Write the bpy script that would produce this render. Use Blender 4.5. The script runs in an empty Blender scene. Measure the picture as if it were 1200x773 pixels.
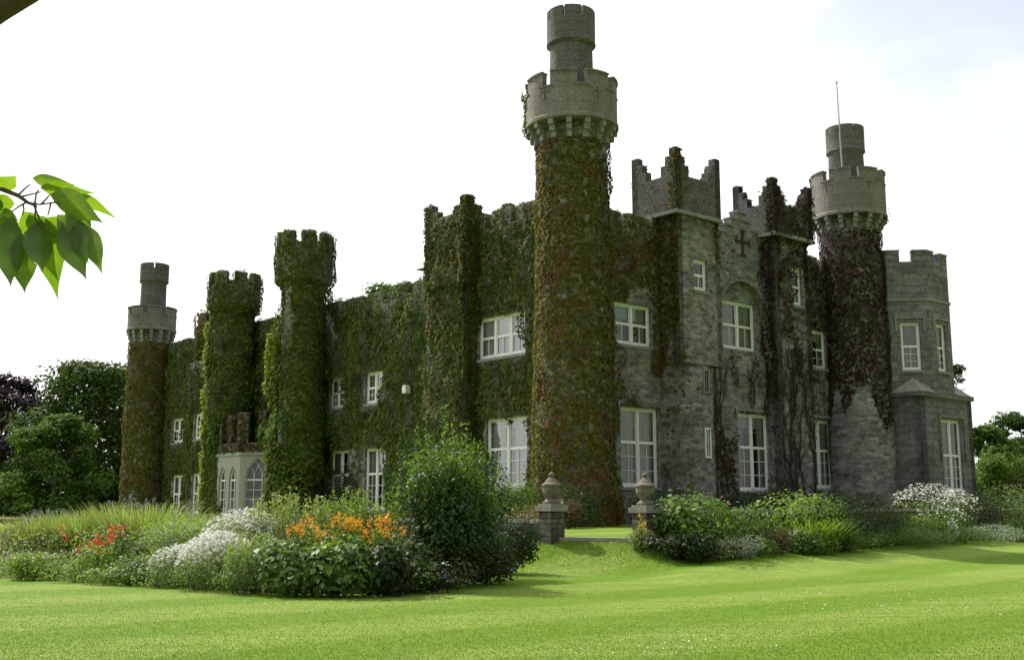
import bpy, math, random
import numpy as np
from mathutils import Vector, Matrix
random.seed(7); rng = np.random.default_rng(11)
PI = math.pi
R = math.radians
scene = bpy.context.scene
COL = scene.collection

# ------------------------------------------------------------------ camera
cam = bpy.data.cameras.new('camera'); cam.sensor_width = 36; cam.lens = 38.94
cam.clip_start = 0.05; cam.clip_end = 3000
co = bpy.data.objects.new('camera', cam); COL.objects.link(co)
co.location = (0, 0, 1.6); co.rotation_euler = (R(99.13), 0, 0)
scene.camera = co
# ------------------------------------------------------------------ light
SUN_AZ, SUN_EL = -44.0, 48.0          # azimuth from +Y towards +X
world = bpy.data.worlds.new('World'); scene.world = world; world.use_nodes = True
wt = world.node_tree; wt.nodes.clear()
sky = wt.nodes.new('ShaderNodeTexSky'); sky.sky_type = 'NISHITA'; sky.sun_disc = False
sky.sun_elevation = R(SUN_EL); sky.sun_rotation = R(SUN_AZ); sky.air_density = 1.0; sky.dust_density = 1.6; sky.ozone_density = 1.0
bg = wt.nodes.new('ShaderNodeBackground'); bg.inputs['Strength'].default_value = 0.11
wo = wt.nodes.new('ShaderNodeOutputWorld')
# thin bright cloud veil, thinning out to the upper right
wtc = wt.nodes.new('ShaderNodeTexCoord')
wn = wt.nodes.new('ShaderNodeTexNoise'); wn.inputs['Scale'].default_value = 2.3; wn.inputs['Detail'].default_value = 6; wn.inputs['Roughness'].default_value = .55
wmp = wt.nodes.new('ShaderNodeMapping'); wmp.inputs['Scale'].default_value = (1, 1, 2.2); wt.links.new(wtc.outputs['Generated'], wmp.inputs[0]); wt.links.new(wmp.outputs[0], wn.inputs['Vector'])
wd = wt.nodes.new('ShaderNodeVectorMath'); wd.operation = 'DOT_PRODUCT'; wt.links.new(wtc.outputs['Generated'], wd.inputs[0]); wd.inputs[1].default_value = Vector((.55, .62, .56)).normalized()
wa = wt.nodes.new('ShaderNodeMath'); wa.operation = 'MULTIPLY_ADD'; wt.links.new(wn.outputs['Fac'], wa.inputs[0]); wa.inputs[1].default_value = .28; wt.links.new(wd.outputs['Value'], wa.inputs[2])
wr = wt.nodes.new('ShaderNodeMapRange'); wr.interpolation_type = 'SMOOTHSTEP'; wt.links.new(wa.outputs[0], wr.inputs['Value'])
for nm, v in (('From Min', .98), ('From Max', 1.12), ('To Min', .9), ('To Max', .42)): wr.inputs[nm].default_value = v
wx = wt.nodes.new('ShaderNodeMix'); wx.data_type = 'RGBA'; wt.links.new(wr.outputs[0], wx.inputs[0]); wt.links.new(sky.outputs[0], wx.inputs[6]); 
ws = wt.nodes.new('ShaderNodeVectorMath'); ws.operation = 'DOT_PRODUCT'; wt.links.new(wtc.outputs['Generated'], ws.inputs[0]); ws.inputs[1].default_value = (math.sin(R(SUN_AZ))*.66, math.cos(R(SUN_AZ))*.66, .75)
wg = wt.nodes.new('ShaderNodeMapRange'); wg.interpolation_type = 'SMOOTHSTEP'; wt.links.new(ws.outputs['Value'], wg.inputs['Value'])
for nm, v in (('From Min', -.3), ('From Max', .75), ('To Min', 2.0), ('To Max', 11.)): wg.inputs[nm].default_value = v
wt.links.new(wg.outputs[0], wx.inputs[7])
wt.links.new(wx.outputs[2], bg.inputs[0]); wt.links.new(bg.outputs[0], wo.inputs[0])
sl = bpy.data.lights.new('sun', 'SUN'); sl.energy = 4.8; sl.angle = R(0.53); sl.color = (1, .94, .84)
so = bpy.data.objects.new('sun', sl); COL.objects.link(so)
sv = Vector((math.sin(R(SUN_AZ))*math.cos(R(SUN_EL)), math.cos(R(SUN_AZ))*math.cos(R(SUN_EL)), math.sin(R(SUN_EL))))
so.rotation_euler = (-sv).to_track_quat('-Z', 'Y').to_euler(); so.location = (-30, 40, 60)
scene.view_settings.view_transform = 'Standard'; scene.view_settings.look = 'None'
scene.view_settings.exposure = 0.4; scene.view_settings.gamma = 1
scene.view_settings.use_curve_mapping = False

# ------------------------------------------------------------------ materials
def newmat(name):
    m = bpy.data.materials.new(name); m.use_nodes = True
    nt = m.node_tree; nt.nodes.clear()
    return m, nt, nt.nodes, nt.links
def principled(nodes, rough=.8, spec=.3):
    p = nodes.new('ShaderNodeBsdfPrincipled'); p.inputs['Roughness'].default_value = rough
    p.inputs['Specular IOR Level'].default_value = spec
    return p
def noise(nodes, links, vec, scale, detail=4, rough=.55):
    n = nodes.new('ShaderNodeTexNoise'); n.inputs['Scale'].default_value = scale
    n.inputs['Detail'].default_value = detail; n.inputs['Roughness'].default_value = rough
    if vec is not None: links.new(vec, n.inputs['Vector'])
    return n.outputs['Fac']
def ramp(nodes, links, fac, stops):
    r = nodes.new('ShaderNodeValToRGB'); e = r.color_ramp.elements
    while len(e) < len(stops): e.new(.5)
    for el, (p, c) in zip(e, stops):
        el.position = p; el.color = (*c, 1) if len(c) == 3 else c
    links.new(fac, r.inputs[0]); return r.outputs[0]
def mix(nodes, links, fac, a, b, mode='MIX'):
    m = nodes.new('ShaderNodeMix'); m.data_type = 'RGBA'; m.blend_type = mode
    for s, v in ((m.inputs[0], fac), (m.inputs[6], a), (m.inputs[7], b)):
        if isinstance(v, (int, float)): s.default_value = v
        elif isinstance(v, tuple): s.default_value = (*v, 1)
        else: links.new(v, s)
    return m.outputs[2]
def bump(nodes, links, h, strength, dist):
    b = nodes.new('ShaderNodeBump'); b.inputs['Strength'].default_value = strength
    b.inputs['Distance'].default_value = dist; links.new(h, b.inputs['Height']); return b.outputs[0]
def out(nodes, links, sh):
    o = nodes.new('ShaderNodeOutputMaterial'); links.new(sh, o.inputs['Surface'])

def stone(name, c1, c2, mortar, bw=.55, bh=.24, msize=.016, distort=.05, blotch=(.6, .62, .58), vor=.85):
    m, nt, N, L = newmat(name)
    tc = N.new('ShaderNodeTexCoord'); uv = tc.outputs['UV']; ob = tc.outputs['Object']
    nz = N.new('ShaderNodeTexNoise'); nz.inputs['Scale'].default_value = 2.2; nz.inputs['Detail'].default_value = 3; L.new(uv, nz.inputs['Vector'])
    sub = N.new('ShaderNodeVectorMath'); sub.operation = 'SUBTRACT'; L.new(nz.outputs['Color'], sub.inputs[0]); sub.inputs[1].default_value = (.5, .5, .5)
    sc = N.new('ShaderNodeVectorMath'); sc.operation = 'SCALE'; L.new(sub.outputs[0], sc.inputs[0]); sc.inputs['Scale'].default_value = distort*4
    ad = N.new('ShaderNodeVectorMath'); L.new(uv, ad.inputs[0]); L.new(sc.outputs[0], ad.inputs[1])
    b = N.new('ShaderNodeTexBrick'); L.new(ad.outputs[0], b.inputs['Vector'])
    b.inputs['Scale'].default_value = 1; b.inputs['Brick Width'].default_value = bw; b.inputs['Row Height'].default_value = bh
    b.inputs['Mortar Size'].default_value = msize; b.inputs['Mortar Smooth'].default_value = .12; b.inputs['Bias'].default_value = -.1
    b.inputs['Color1'].default_value = (*c1, 1); b.inputs['Color2'].default_value = (*c2, 1); b.inputs['Mortar'].default_value = (*mortar, 1)
    b.offset = .43; b.squash = 1.35; b.squash_frequency = 3
    n1 = noise(N, L, ob, .5, 5, .6); n2 = noise(N, L, ob, 9, 5, .65)
    mp = N.new('ShaderNodeMapping'); mp.inputs['Scale'].default_value = (1.6, 1.6, .16); L.new(ob, mp.inputs[0])
    n3 = noise(N, L, mp.outputs[0], 1.1, 4, .6)
    c = mix(N, L, ramp(N, L, n1, [(.35, (0, 0, 0)), (.7, (1, 1, 1))]), b.outputs['Color'], mix(N, L, 1., b.outputs['Color'], blotch, 'MULTIPLY'))
    c = mix(N, L, .75, c, ramp(N, L, n2, [(.25, (.5, .5, .5)), (.5, (.95, .95, .95)), (.8, (1.5, 1.48, 1.4))]), 'MULTIPLY')
    c = mix(N, L, ramp(N, L, n3, [(.55, (0, 0, 0)), (.8, (.5, .5, .5))]), c, (.07, .07, .06))
    vm = N.new('ShaderNodeMapping'); vm.inputs['Scale'].default_value = (3.1, 5.2, 1); L.new(ad.outputs[0], vm.inputs[0])
    vo = N.new('ShaderNodeTexVoronoi'); L.new(vm.outputs[0], vo.inputs['Vector']); vo.inputs['Scale'].default_value = 1
    sp = N.new('ShaderNodeSeparateColor'); L.new(vo.outputs['Color'], sp.inputs[0])
    c = mix(N, L, vor, c, ramp(N, L, sp.outputs[0], [(0, (.58, .58, .6)), (.5, (.97, .96, .94)), (1, (1.42, 1.36, 1.26))]), 'MULTIPLY')
    p = principled(N, .9, .2); L.new(c, p.inputs['Base Color'])
    inv = N.new('ShaderNodeMath'); inv.operation = 'SUBTRACT'; inv.inputs[0].default_value = 1; L.new(b.outputs['Fac'], inv.inputs[1])
    h = N.new('ShaderNodeMath'); h.operation = 'MULTIPLY_ADD'; L.new(n2, h.inputs[0]); h.inputs[1].default_value = .9; L.new(inv.outputs[0], h.inputs[2])
    L.new(bump(N, L, h.outputs[0], 1., .06), p.inputs['Normal']); out(N, L, p.outputs[0]); return m
M = {}
M['rubble'] = stone('grey rubble stone', (.37, .358, .345), (.125, .124, .124), (.3, .3, .285), .44, .2, .03, .075, vor=.65)
M['ashlar'] = stone('dressed grey stone', (.27, .275, .275), (.18, .184, .187), (.14, .14, .138), .85, .34, .012, .02, vor=.5)
M['wallstone'] = stone('terrace wall stone', (.2, .18, .15), (.11, .1, .09), (.08, .075, .06), .42, .17, .02, .06, (.6, .65, .5))

def plain(name, col, var=.35, scale=4, rough=.85, bmp=.3, spec=.25, dark=None):
    m, nt, N, L = newmat(name)
    ob = N.new('ShaderNodeTexCoord').outputs['Object']
    n = noise(N, L, ob, scale, 6, .65)
    lo = tuple(c*(1-var) for c in col); hi = tuple(min(1, c*(1+var)) for c in col)
    c = ramp(N, L, n, [(.25, lo), (.75, hi)])
    if dark:
        mp = N.new('ShaderNodeMapping'); mp.inputs['Scale'].default_value = (1.4, 1.4, .22); L.new(ob, mp.inputs[0])
        c = mix(N, L, ramp(N, L, noise(N, L, mp.outputs[0], 1.3, 5, .65), [(.48, (0, 0, 0)), (.7, (.7, .7, .7))]), c, dark)
    p = principled(N, rough, spec); L.new(c, p.inputs['Base Color'])
    L.new(bump(N, L, noise(N, L, ob, scale*6, 4), bmp, .02), p.inputs['Normal']); out(N, L, p.outputs[0]); return m
M['render'] = stone('weathered crown stone', (.27, .25, .225), (.262, .242, .218), (.24, .222, .2), 1.3, .62, .008, .01, (.62, .61, .6), .08)
M['dark_render'] = stone('dark weathered stone', (.17, .165, .155), (.158, .154, .145), (.135, .132, .124), .9, .42, .01, .015, (.58, .59, .56), .15)
M['trim'] = plain('pale dressed stone trim', (.25, .262, .255), .2, 3, .85, .3, .2, (.16, .17, .14))
M['coping'] = plain('lichened coping stone', (.27, .26, .21), .35, 5, .9, .5)
M['urn'] = plain('weathered garden stone', (.18, .162, .125), .45, 7, .9, .6, .2, (.14, .13, .08))
M['white'] = plain('white window paint', (.8, .82, .8), .05, 6, .5, .05, .4)
M['bay_stone'] = plain('pale bay stone', (.34, .335, .315), .15, 4, .85, .3)
M['curtain'] = plain('pale lined curtain', (.74, .75, .74), .1, 3, .95, .1)
M['roof'] = plain('slate grey roof', (.1, .1, .105), .3, 3, .7, .3)
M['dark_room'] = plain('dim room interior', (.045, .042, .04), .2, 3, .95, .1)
M['bark'] = plain('grey brown bark', (.1, .08, .06), .4, 9, .95, .9)
M['twig'] = plain('purple brown twig', (.09, .06, .05), .3, 30, .7, .3)
M['metal'] = plain('grey painted pole', (.35, .36, .36), .1, 5, .45, .05, .5)
M['soil'] = plain('dark garden soil', (.05, .038, .026), .5, 14, 1., 1.)
def mk_glass():
    m, nt, N, L = newmat('window glass')
    t = N.new('ShaderNodeBsdfTransparent'); t.inputs[0].default_value = (.82, .86, .86, 1)
    g = N.new('ShaderNodeBsdfGlossy'); g.inputs['Roughness'].default_value = .03
    ob = N.new('ShaderNodeTexCoord').outputs['Object']
    L.new(bump(N, L, noise(N, L, ob, 1.6, 1), .12, .05), g.inputs['Normal'])
    lw = N.new('ShaderNodeFresnel'); lw.inputs['IOR'].default_value = 1.6
    a = N.new('ShaderNodeMath'); a.operation = 'MULTIPLY_ADD'; L.new(lw.outputs[0], a.inputs[0]); a.inputs[1].default_value = 1.6; a.inputs[2].default_value = .1
    mx = N.new('ShaderNodeMixShader'); L.new(a.outputs[0], mx.inputs[0]); L.new(t.outputs[0], mx.inputs[1]); L.new(g.outputs[0], mx.inputs[2])
    out(N, L, mx.outputs[0]); return m
M['glass'] = mk_glass()

def leafmat(name, cols, alt=None, alt_scale=.4, alt_lo=.5, alt_hi=.62, trans=.35, rough=.5, spec=.3, tint=None):
    """cols: colours picked leaf by leaf; alt: the colour of patches of other leaves"""
    m, nt, N, L = newmat(name)
    gi = N.new('ShaderNodeNewGeometry'); ob = N.new('ShaderNodeTexCoord').outputs['Object']
    k = len(cols)
    c = ramp(N, L, gi.outputs['Random Per Island'], [((i+.5)/k, cc) for i, cc in enumerate(cols)])
    if alt is not None:
        ad = N.new('ShaderNodeMath'); ad.operation = 'MULTIPLY_ADD'; L.new(gi.outputs['Random Per Island'], ad.inputs[0]); ad.inputs[1].default_value = .16
        L.new(noise(N, L, ob, alt_scale, 3), ad.inputs[2])
        c = mix(N, L, ramp(N, L, ad.outputs[0], [(alt_lo+.08, (0, 0, 0)), (alt_hi+.08, (1, 1, 1))]), c, alt)
    p = principled(N, rough, spec); L.new(c, p.inputs['Base Color'])
    t = N.new('ShaderNodeBsdfTranslucent')
    L.new(mix(N, L, 1., c, tint or (1.5, 1.5, .55), 'MULTIPLY'), t.inputs[0])
    mx = N.new('ShaderNodeMixShader'); mx.inputs[0].default_value = trans
    L.new(p.outputs[0], mx.inputs[1]); L.new(t.outputs[0], mx.inputs[2]); out(N, L, mx.outputs[0]); return m
IV = dict(rough=.75, spec=.08, trans=.3)
M['ivy'] = leafmat('green creeper leaves', [(.055, .082, .013), (.085, .115, .018), (.13, .16, .026), (.068, .095, .015)], (.13, .1, .02), .45, .58, .74, **IV)
M['ivy_deep'] = leafmat('deep green creeper leaves', [(.05, .095, .016), (.085, .14, .022), (.14, .2, .03), (.062, .108, .018)], (.115, .13, .02), .5, .55, .72, **IV)
M['ivy_olive'] = leafmat('olive creeper leaves', [(.085, .088, .014), (.12, .115, .018), (.18, .155, .026), (.095, .1, .016)], (.17, .07, .025), .7, .56, .7, **IV)
M['ivy_red'] = leafmat('red autumn creeper leaves', [(.09, .035, .02), (.12, .045, .024), (.07, .055, .02), (.14, .08, .025)], (.08, .1, .025), .8, .5, .6, **IV)
M['ivy_maroon'] = leafmat('maroon creeper leaves', [(.045, .02, .018), (.065, .025, .022), (.032, .026, .018), (.055, .04, .02)], (.05, .056, .018), .5, .54, .68, rough=.75, spec=.08, trans=.2)
M['ivy_sun'] = leafmat('yellow green sunlit creeper leaves', [(.2, .27, .035), (.26, .32, .045), (.15, .22, .03)], None, rough=.6, spec=.1, trans=.45)  # sunlight on the turret edges is put into this brighter leaf colour
M['stem'] = plain('dry creeper stems', (.05, .035, .028), .3, 20, .95, .3)
M['tree_dark'] = leafmat('dark tree leaves', [(.025, .055, .014), (.045, .085, .02), (.065, .11, .026)], None, rough=.7, spec=.1)
M['tree_light'] = leafmat('mid green tree leaves', [(.05, .1, .022), (.075, .13, .028), (.1, .16, .035)], None, rough=.7, spec=.1)
M['tree_purple'] = leafmat('purple beech leaves', [(.022, .014, .02), (.036, .02, .028), (.03, .026, .024)], None, trans=.2, tint=(1.3, .8, 1))
M['shrub_green'] = leafmat('green shrub leaves', [(.055, .115, .022), (.09, .16, .032), (.14, .21, .05)], None, trans=.42, rough=.5, spec=.25)
M['shrub_mid'] = leafmat('mid green shrub leaves', [(.028, .06, .016), (.045, .085, .022), (.065, .115, .03)], None, rough=.5, spec=.25)
M['shrub_dark'] = leafmat('dark glossy shrub leaves', [(.018, .04, .012), (.03, .06, .018), (.045, .08, .025)], None, rough=.5, spec=.25)
M['shrub_bright'] = leafmat('yellow green shrub leaves', [(.14, .22, .04), (.19, .28, .06), (.11, .18, .035)], None, rough=.5, trans=.45)
M['shrub_grey'] = leafmat('grey green leaves', [(.17, .24, .1), (.25, .32, .16), (.13, .19, .08)], None, rough=.7, trans=.45)
M['shrub_silver'] = leafmat('silver leaves', [(.3, .35, .3), (.4, .45, .4), (.22, .28, .2)], None, rough=.8, trans=.2)
M['shrub_rust'] = leafmat('bronze pink shrub leaves', [(.13, .09, .05), (.18, .12, .07), (.1, .1, .04)], None)
M['shrub_bronze'] = leafmat('brown heathy leaves', [(.08, .05, .03), (.11, .065, .035), (.06, .06, .03)], None)
M['fl_white'] = leafmat('white petals', [(.75, .75, .72), (.8, .8, .78), (.65, .66, .6)], None, trans=.3, tint=(1, 1, 1), rough=.7)
M['fl_orange'] = leafmat('orange petals', [(.78, .36, .02), (.8, .45, .04), (.68, .26, .02)], None, trans=.35, tint=(1, 1, 1), rough=.6)
M['fl_yellow'] = leafmat('yellow petals', [(.7, .5, .03), (.75, .42, .02), (.6, .5, .06)], None, trans=.35, tint=(1, 1, 1), rough=.6)
M['fl_red'] = leafmat('red petals', [(.7, .05, .02), (.75, .12, .05), (.55, .03, .02)], None, trans=.35, tint=(1, 1, 1), rough=.6)
M['fl_pink'] = leafmat('pink petals', [(.6, .35, .42), (.65, .45, .5)], None, trans=.3, tint=(1, 1, 1), rough=.6)
M['fl_mauve'] = leafmat('mauve flower spikes', [(.22, .2, .3), (.2, .24, .2), (.28, .27, .34)], None, trans=.3, tint=(1, 1, 1))
M['grass'] = leafmat('grass blades', [(.1, .19, .01), (.12, .21, .014), (.16, .24, .035)], None, trans=.35, rough=.5, tint=(1.3, 1.3, .5))
def mk_branch_leaf():
    m, nt, N, L = newmat('thin veined leaf')
    uv = N.new('ShaderNodeTexCoord').outputs['UV']; ob = N.new('ShaderNodeTexCoord').outputs['Object']
    sx = N.new('ShaderNodeSeparateXYZ'); L.new(uv, sx.inputs[0])
    def mt(op, a, b):
        n = N.new('ShaderNodeMath'); n.operation = op
        for i, v in enumerate((a, b)):
            if v is None: continue
            if isinstance(v, (int, float)): n.inputs[i].default_value = v
            else: L.new(v, n.inputs[i])
        return n.outputs[0]
    ax = mt('ABSOLUTE', sx.outputs[0], None)
    ph = mt('FRACT', mt('SUBTRACT', mt('MULTIPLY', sx.outputs[1], 8.), mt('MULTIPLY', ax, 1.7)), None)
    side = mt('LESS_THAN', mt('ABSOLUTE', mt('SUBTRACT', ph, .5), None), .055); midrib = mt('LESS_THAN', ax, .035)
    vein = mt('MAXIMUM', side, midrib)
    c = ramp(N, L, noise(N, L, ob, 26, 4), [(.3, (.055, .105, .014)), (.7, (.1, .15, .022))])
    c = mix(N, L, ramp(N, L, noise(N, L, ob, 60, 2), [(.68, (0, 0, 0)), (.74, (.6, .6, .6))]), c, (.1, .08, .02))
    c = mix(N, L, mt('MULTIPLY', vein, .45), c, (.13, .17, .05))
    p = principled(N, .42, .35); L.new(c, p.inputs['Base Color']); L.new(bump(N, L, vein, .5, .001), p.inputs['Normal'])
    t = N.new('ShaderNodeBsdfTranslucent'); L.new(mix(N, L, 1., c, (2.3, 2.45, .65), 'MULTIPLY'), t.inputs[0])
    mx = N.new('ShaderNodeMixShader'); mx.inputs[0].default_value = .58; L.new(p.outputs[0], mx.inputs[1]); L.new(t.outputs[0], mx.inputs[2]); out(N, L, mx.outputs[0]); return m
M['branch_leaf'] = mk_branch_leaf()

def mk_lawn():
    m, nt, N, L = newmat('mown lawn')
    ob = N.new('ShaderNodeTexCoord').outputs['Object']
    mp = N.new('ShaderNodeMapping'); mp.inputs['Rotation'].default_value = (0, 0, R(-41)); L.new(ob, mp.inputs[0])
    w = N.new('ShaderNodeTexWave'); w.wave_type = 'BANDS'; w.bands_direction = 'Y'; w.inputs['Scale'].default_value = .085
    w.inputs['Distortion'].default_value = 2.2; w.inputs['Detail'].default_value = 2; w.inputs['Detail Scale'].default_value = .6
    L.new(mp.outputs[0], w.inputs['Vector'])
    n1 = noise(N, L, ob, .35, 5, .6); n2 = noise(N, L, ob, 5, 5, .7); n3 = noise(N, L, ob, 45, 4, .7)
    st = N.new('ShaderNodeMapping'); st.inputs['Rotation'].default_value = (0, 0, R(-41)); st.inputs['Scale'].default_value = (.25, 2.2, 1); L.new(ob, st.inputs[0])
    n4 = noise(N, L, st.outputs[0], 1.1, 4, .6)
    c = mix(N, L, ramp(N, L, w.outputs['Fac'], [(.3, (0, 0, 0)), (.7, (1, 1, 1))]), (.118, .222, .009), (.215, .3, .055))
    c = mix(N, L, ramp(N, L, n1, [(.35, (0, 0, 0)), (.7, (.55, .55, .55))]), c, (.18, .26, .04))
    c = mix(N, L, ramp(N, L, n4, [(.4, (0, 0, 0)), (.65, (.5, .5, .5))]), c, (.095, .19, .01))
    c = mix(N, L, .6, c, ramp(N, L, n2, [(.25, (.6, .62, .6)), (.75, (1.3, 1.26, 1.2))]), 'MULTIPLY')
    c = mix(N, L, .5, c, ramp(N, L, n3, [(.25, (.5, .52, .5)), (.75, (1.5, 1.46, 1.3))]), 'MULTIPLY')
    p = principled(N, .85, .15); L.new(c, p.inputs['Base Color'])
    a = N.new('ShaderNodeMath'); a.operation = 'MULTIPLY_ADD'; L.new(n2, a.inputs[0]); a.inputs[1].default_value = .5; L.new(n3, a.inputs[2])
    L.new(bump(N, L, a.outputs[0], .7, .05), p.inputs['Normal'])
    out(N, L, p.outputs[0]); return m
M['lawn'] = mk_lawn()

# ------------------------------------------------------------------ helpers
def link(o, parent=None):
    COL.objects.link(o)
    if parent is not None: o.parent = parent
    return o
def tag(o, label, cat, group=None):
    o['label'] = label; o['category'] = cat
    if group: o['group'] = group
    return o
def thing(name, label, cat, loc=(0, 0, 0), rz=0, group=None):
    o = bpy.data.objects.new(name, None); link(o); o.location = loc; o.rotation_euler = (0, 0, rz); o.empty_display_size = .3
    return tag(o, label, cat, group)

class MB:
    """collects faces with outward normals and metric UVs"""
    def __init__(s): s.v = []; s.f = []; s.uv = []; s.smooth = []
    def face(s, pts, n=None, uv=None, smooth=False):
        pts = [Vector(p) for p in pts]
        nn = Vector((0, 0, 0))
        for i in range(1, len(pts)-1): nn += (pts[i]-pts[0]).cross(pts[i+1]-pts[0])
        if nn.length < 1e-9: return
        if n is not None and nn.dot(Vector(n)) < 0:
            pts.reverse(); nn = -nn
            if uv: uv = list(reversed(uv))
        if uv is None:
            nn.normalize()
            if abs(nn.z) > .75: uv = [(p.x, p.y) for p in pts]
            else:
                t = Vector((-nn.y, nn.x, 0)).normalized(); uv = [(p.dot(t), p.z) for p in pts]
        b = len(s.v); s.v += [tuple(p) for p in pts]; s.f.append(list(range(b, b+len(pts)))); s.uv.append(uv); s.smooth.append(smooth)
    def box(s, pl, s0, s1, d0, d1, z0, z1):
        P = pl.p
        s.face([P(s0, d1, z0), P(s1, d1, z0), P(s1, d1, z1), P(s0, d1, z1)], pl.n3)
        s.face([P(s0, d0, z0), P(s1, d0, z0), P(s1, d0, z1), P(s0, d0, z1)], -pl.n3)
        s.face([P(s0, d0, z0), P(s0, d1, z0), P(s0, d1, z1), P(s0, d0, z1)], -pl.s3)
        s.face([P(s1, d0, z0), P(s1, d1, z0), P(s1, d1, z1), P(s1, d0, z1)], pl.s3)
        s.face([P(s0, d0, z1), P(s1, d0, z1), P(s1, d1, z1), P(s0, d1, z1)], (0, 0, 1))
        s.face([P(s0, d0, z0), P(s1, d0, z0), P(s1, d1, z0), P(s0, d1, z0)], (0, 0, -1))
    def lathe(s, c, prof, seg=40, a0=0, a1=2*PI, smooth=True):
        for (r0, z0), (r1, z1) in zip(prof, prof[1:]):
            for i in range(seg):
                A = a0+(a1-a0)*i/seg; B = a0+(a1-a0)*(i+1)/seg
                q = [(c[0]+r*math.cos(a), c[1]+r*math.sin(a), z) for r, z, a in ((r0, z0, A), (r0, z0, B), (r1, z1, B), (r1, z1, A))]
                am = (A+B)/2; dz = z1-z0; dr = r1-r0
                n = (dz*math.cos(am), dz*math.sin(am), -dr)
                rr = max(r0, r1)
                if abs(dz) > .3*abs(dr): uv = [(rr*A, z0), (rr*B, z0), (rr*B, z1), (rr*A, z1)]
                else: uv = None
                if r0 < 1e-6: q = q[1:]; uv = uv and uv[1:]
                elif r1 < 1e-6: q = q[:3]; uv = uv and uv[:3]
                s.face(q, n, uv, smooth)
    def ringseg(s, c, r0, r1, A, B, z0, z1, seg=4):
        for i in range(seg):
            a = A+(B-A)*i/seg; b = A+(B-A)*(i+1)/seg; m = (a+b)/2
            f = lambda r, t, z: (c[0]+r*math.cos(t), c[1]+r*math.sin(t), z)
            s.face([f(r1, a, z0), f(r1, b, z0), f(r1, b, z1), f(r1, a, z1)], (math.cos(m), math.sin(m), 0))
            s.face([f(r0, a, z0), f(r0, b, z0), f(r0, b, z1), f(r0, a, z1)], (-math.cos(m), -math.sin(m), 0))
            s.face([f(r0, a, z1), f(r0, b, z1), f(r1, b, z1), f(r1, a, z1)], (0, 0, 1))
            s.face([f(r0, a, z0), f(r0, b, z0), f(r1, b, z0), f(r1, a, z0)], (0, 0, -1))
        for t, sg in ((A, -1), (B, 1)):
            f = lambda r, z: (c[0]+r*math.cos(t), c[1]+r*math.sin(t), z)
            s.face([f(r0, z0), f(r1, z0), f(r1, z1), f(r0, z1)], (-math.sin(t)*sg, math.cos(t)*sg, 0))
    def tube(s, pts, rad, seg=8):
        pts = [Vector(p) for p in pts]; rings = []
        for i, p in enumerate(pts):
            d = (pts[min(i+1, len(pts)-1)]-pts[max(i-1, 0)]).normalized()
            x = d.orthogonal().normalized() if i == 0 else (px - d*px.dot(d)).normalized()
            px = x; y = d.cross(x)
            rings.append([p+(x*math.cos(2*PI*k/seg)+y*math.sin(2*PI*k/seg))*rad[i] for k in range(seg)])
        for i in range(len(pts)-1):
            for k in range(seg):
                q = [rings[i][k], rings[i][(k+1) % seg], rings[i+1][(k+1) % seg], rings[i+1][k]]
                s.face(q, (q[0]+q[2])/2-(pts[i]+pts[i+1])/2, None, True)
    def build(s, name, mat, parent=None, loc=None):
        me = bpy.data.meshes.new(name); me.from_pydata(s.v, [], s.f)
        l = me.uv_layers.new(name='UVMap'); l.data.foreach_set('uv', [c for u in s.uv for p in u for c in p])
        me.polygons.foreach_set('use_smooth', s.smooth)
        me.materials.append(M[mat]); me.update()
        if any(s.smooth):                       # weld so that smooth faces share normals
            import bmesh
            b = bmesh.new(); b.from_mesh(me); bmesh.ops.remove_doubles(b, verts=b.verts, dist=.0005)
            for e in b.edges:
                if len(e.link_faces) == 2 and e.calc_face_angle(0) > R(35): e.smooth = False
            b.to_mesh(me); b.free()
        o = bpy.data.objects.new(name, me); link(o, parent)
        if loc: o.location = loc
        return o

class Plane:
    """a vertical wall plane: s along it, d out of it, z up"""
    def __init__(s, o, sd, n): s.o = o; s.sd = sd; s.nd = n; s.s3 = Vector((*sd, 0)); s.n3 = Vector((*n, 0))
    def p(s, a, d, z): return (s.o[0]+s.sd[0]*a+s.nd[0]*d, s.o[1]+s.sd[1]*a+s.nd[1]*d, z)
def LP(u): return Plane((u, 0), (0, 1), (-1, 0))          # parallel to the left front
def RP(v): return Plane((0, v), (1, 0), (0, -1))          # parallel to the right front

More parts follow.
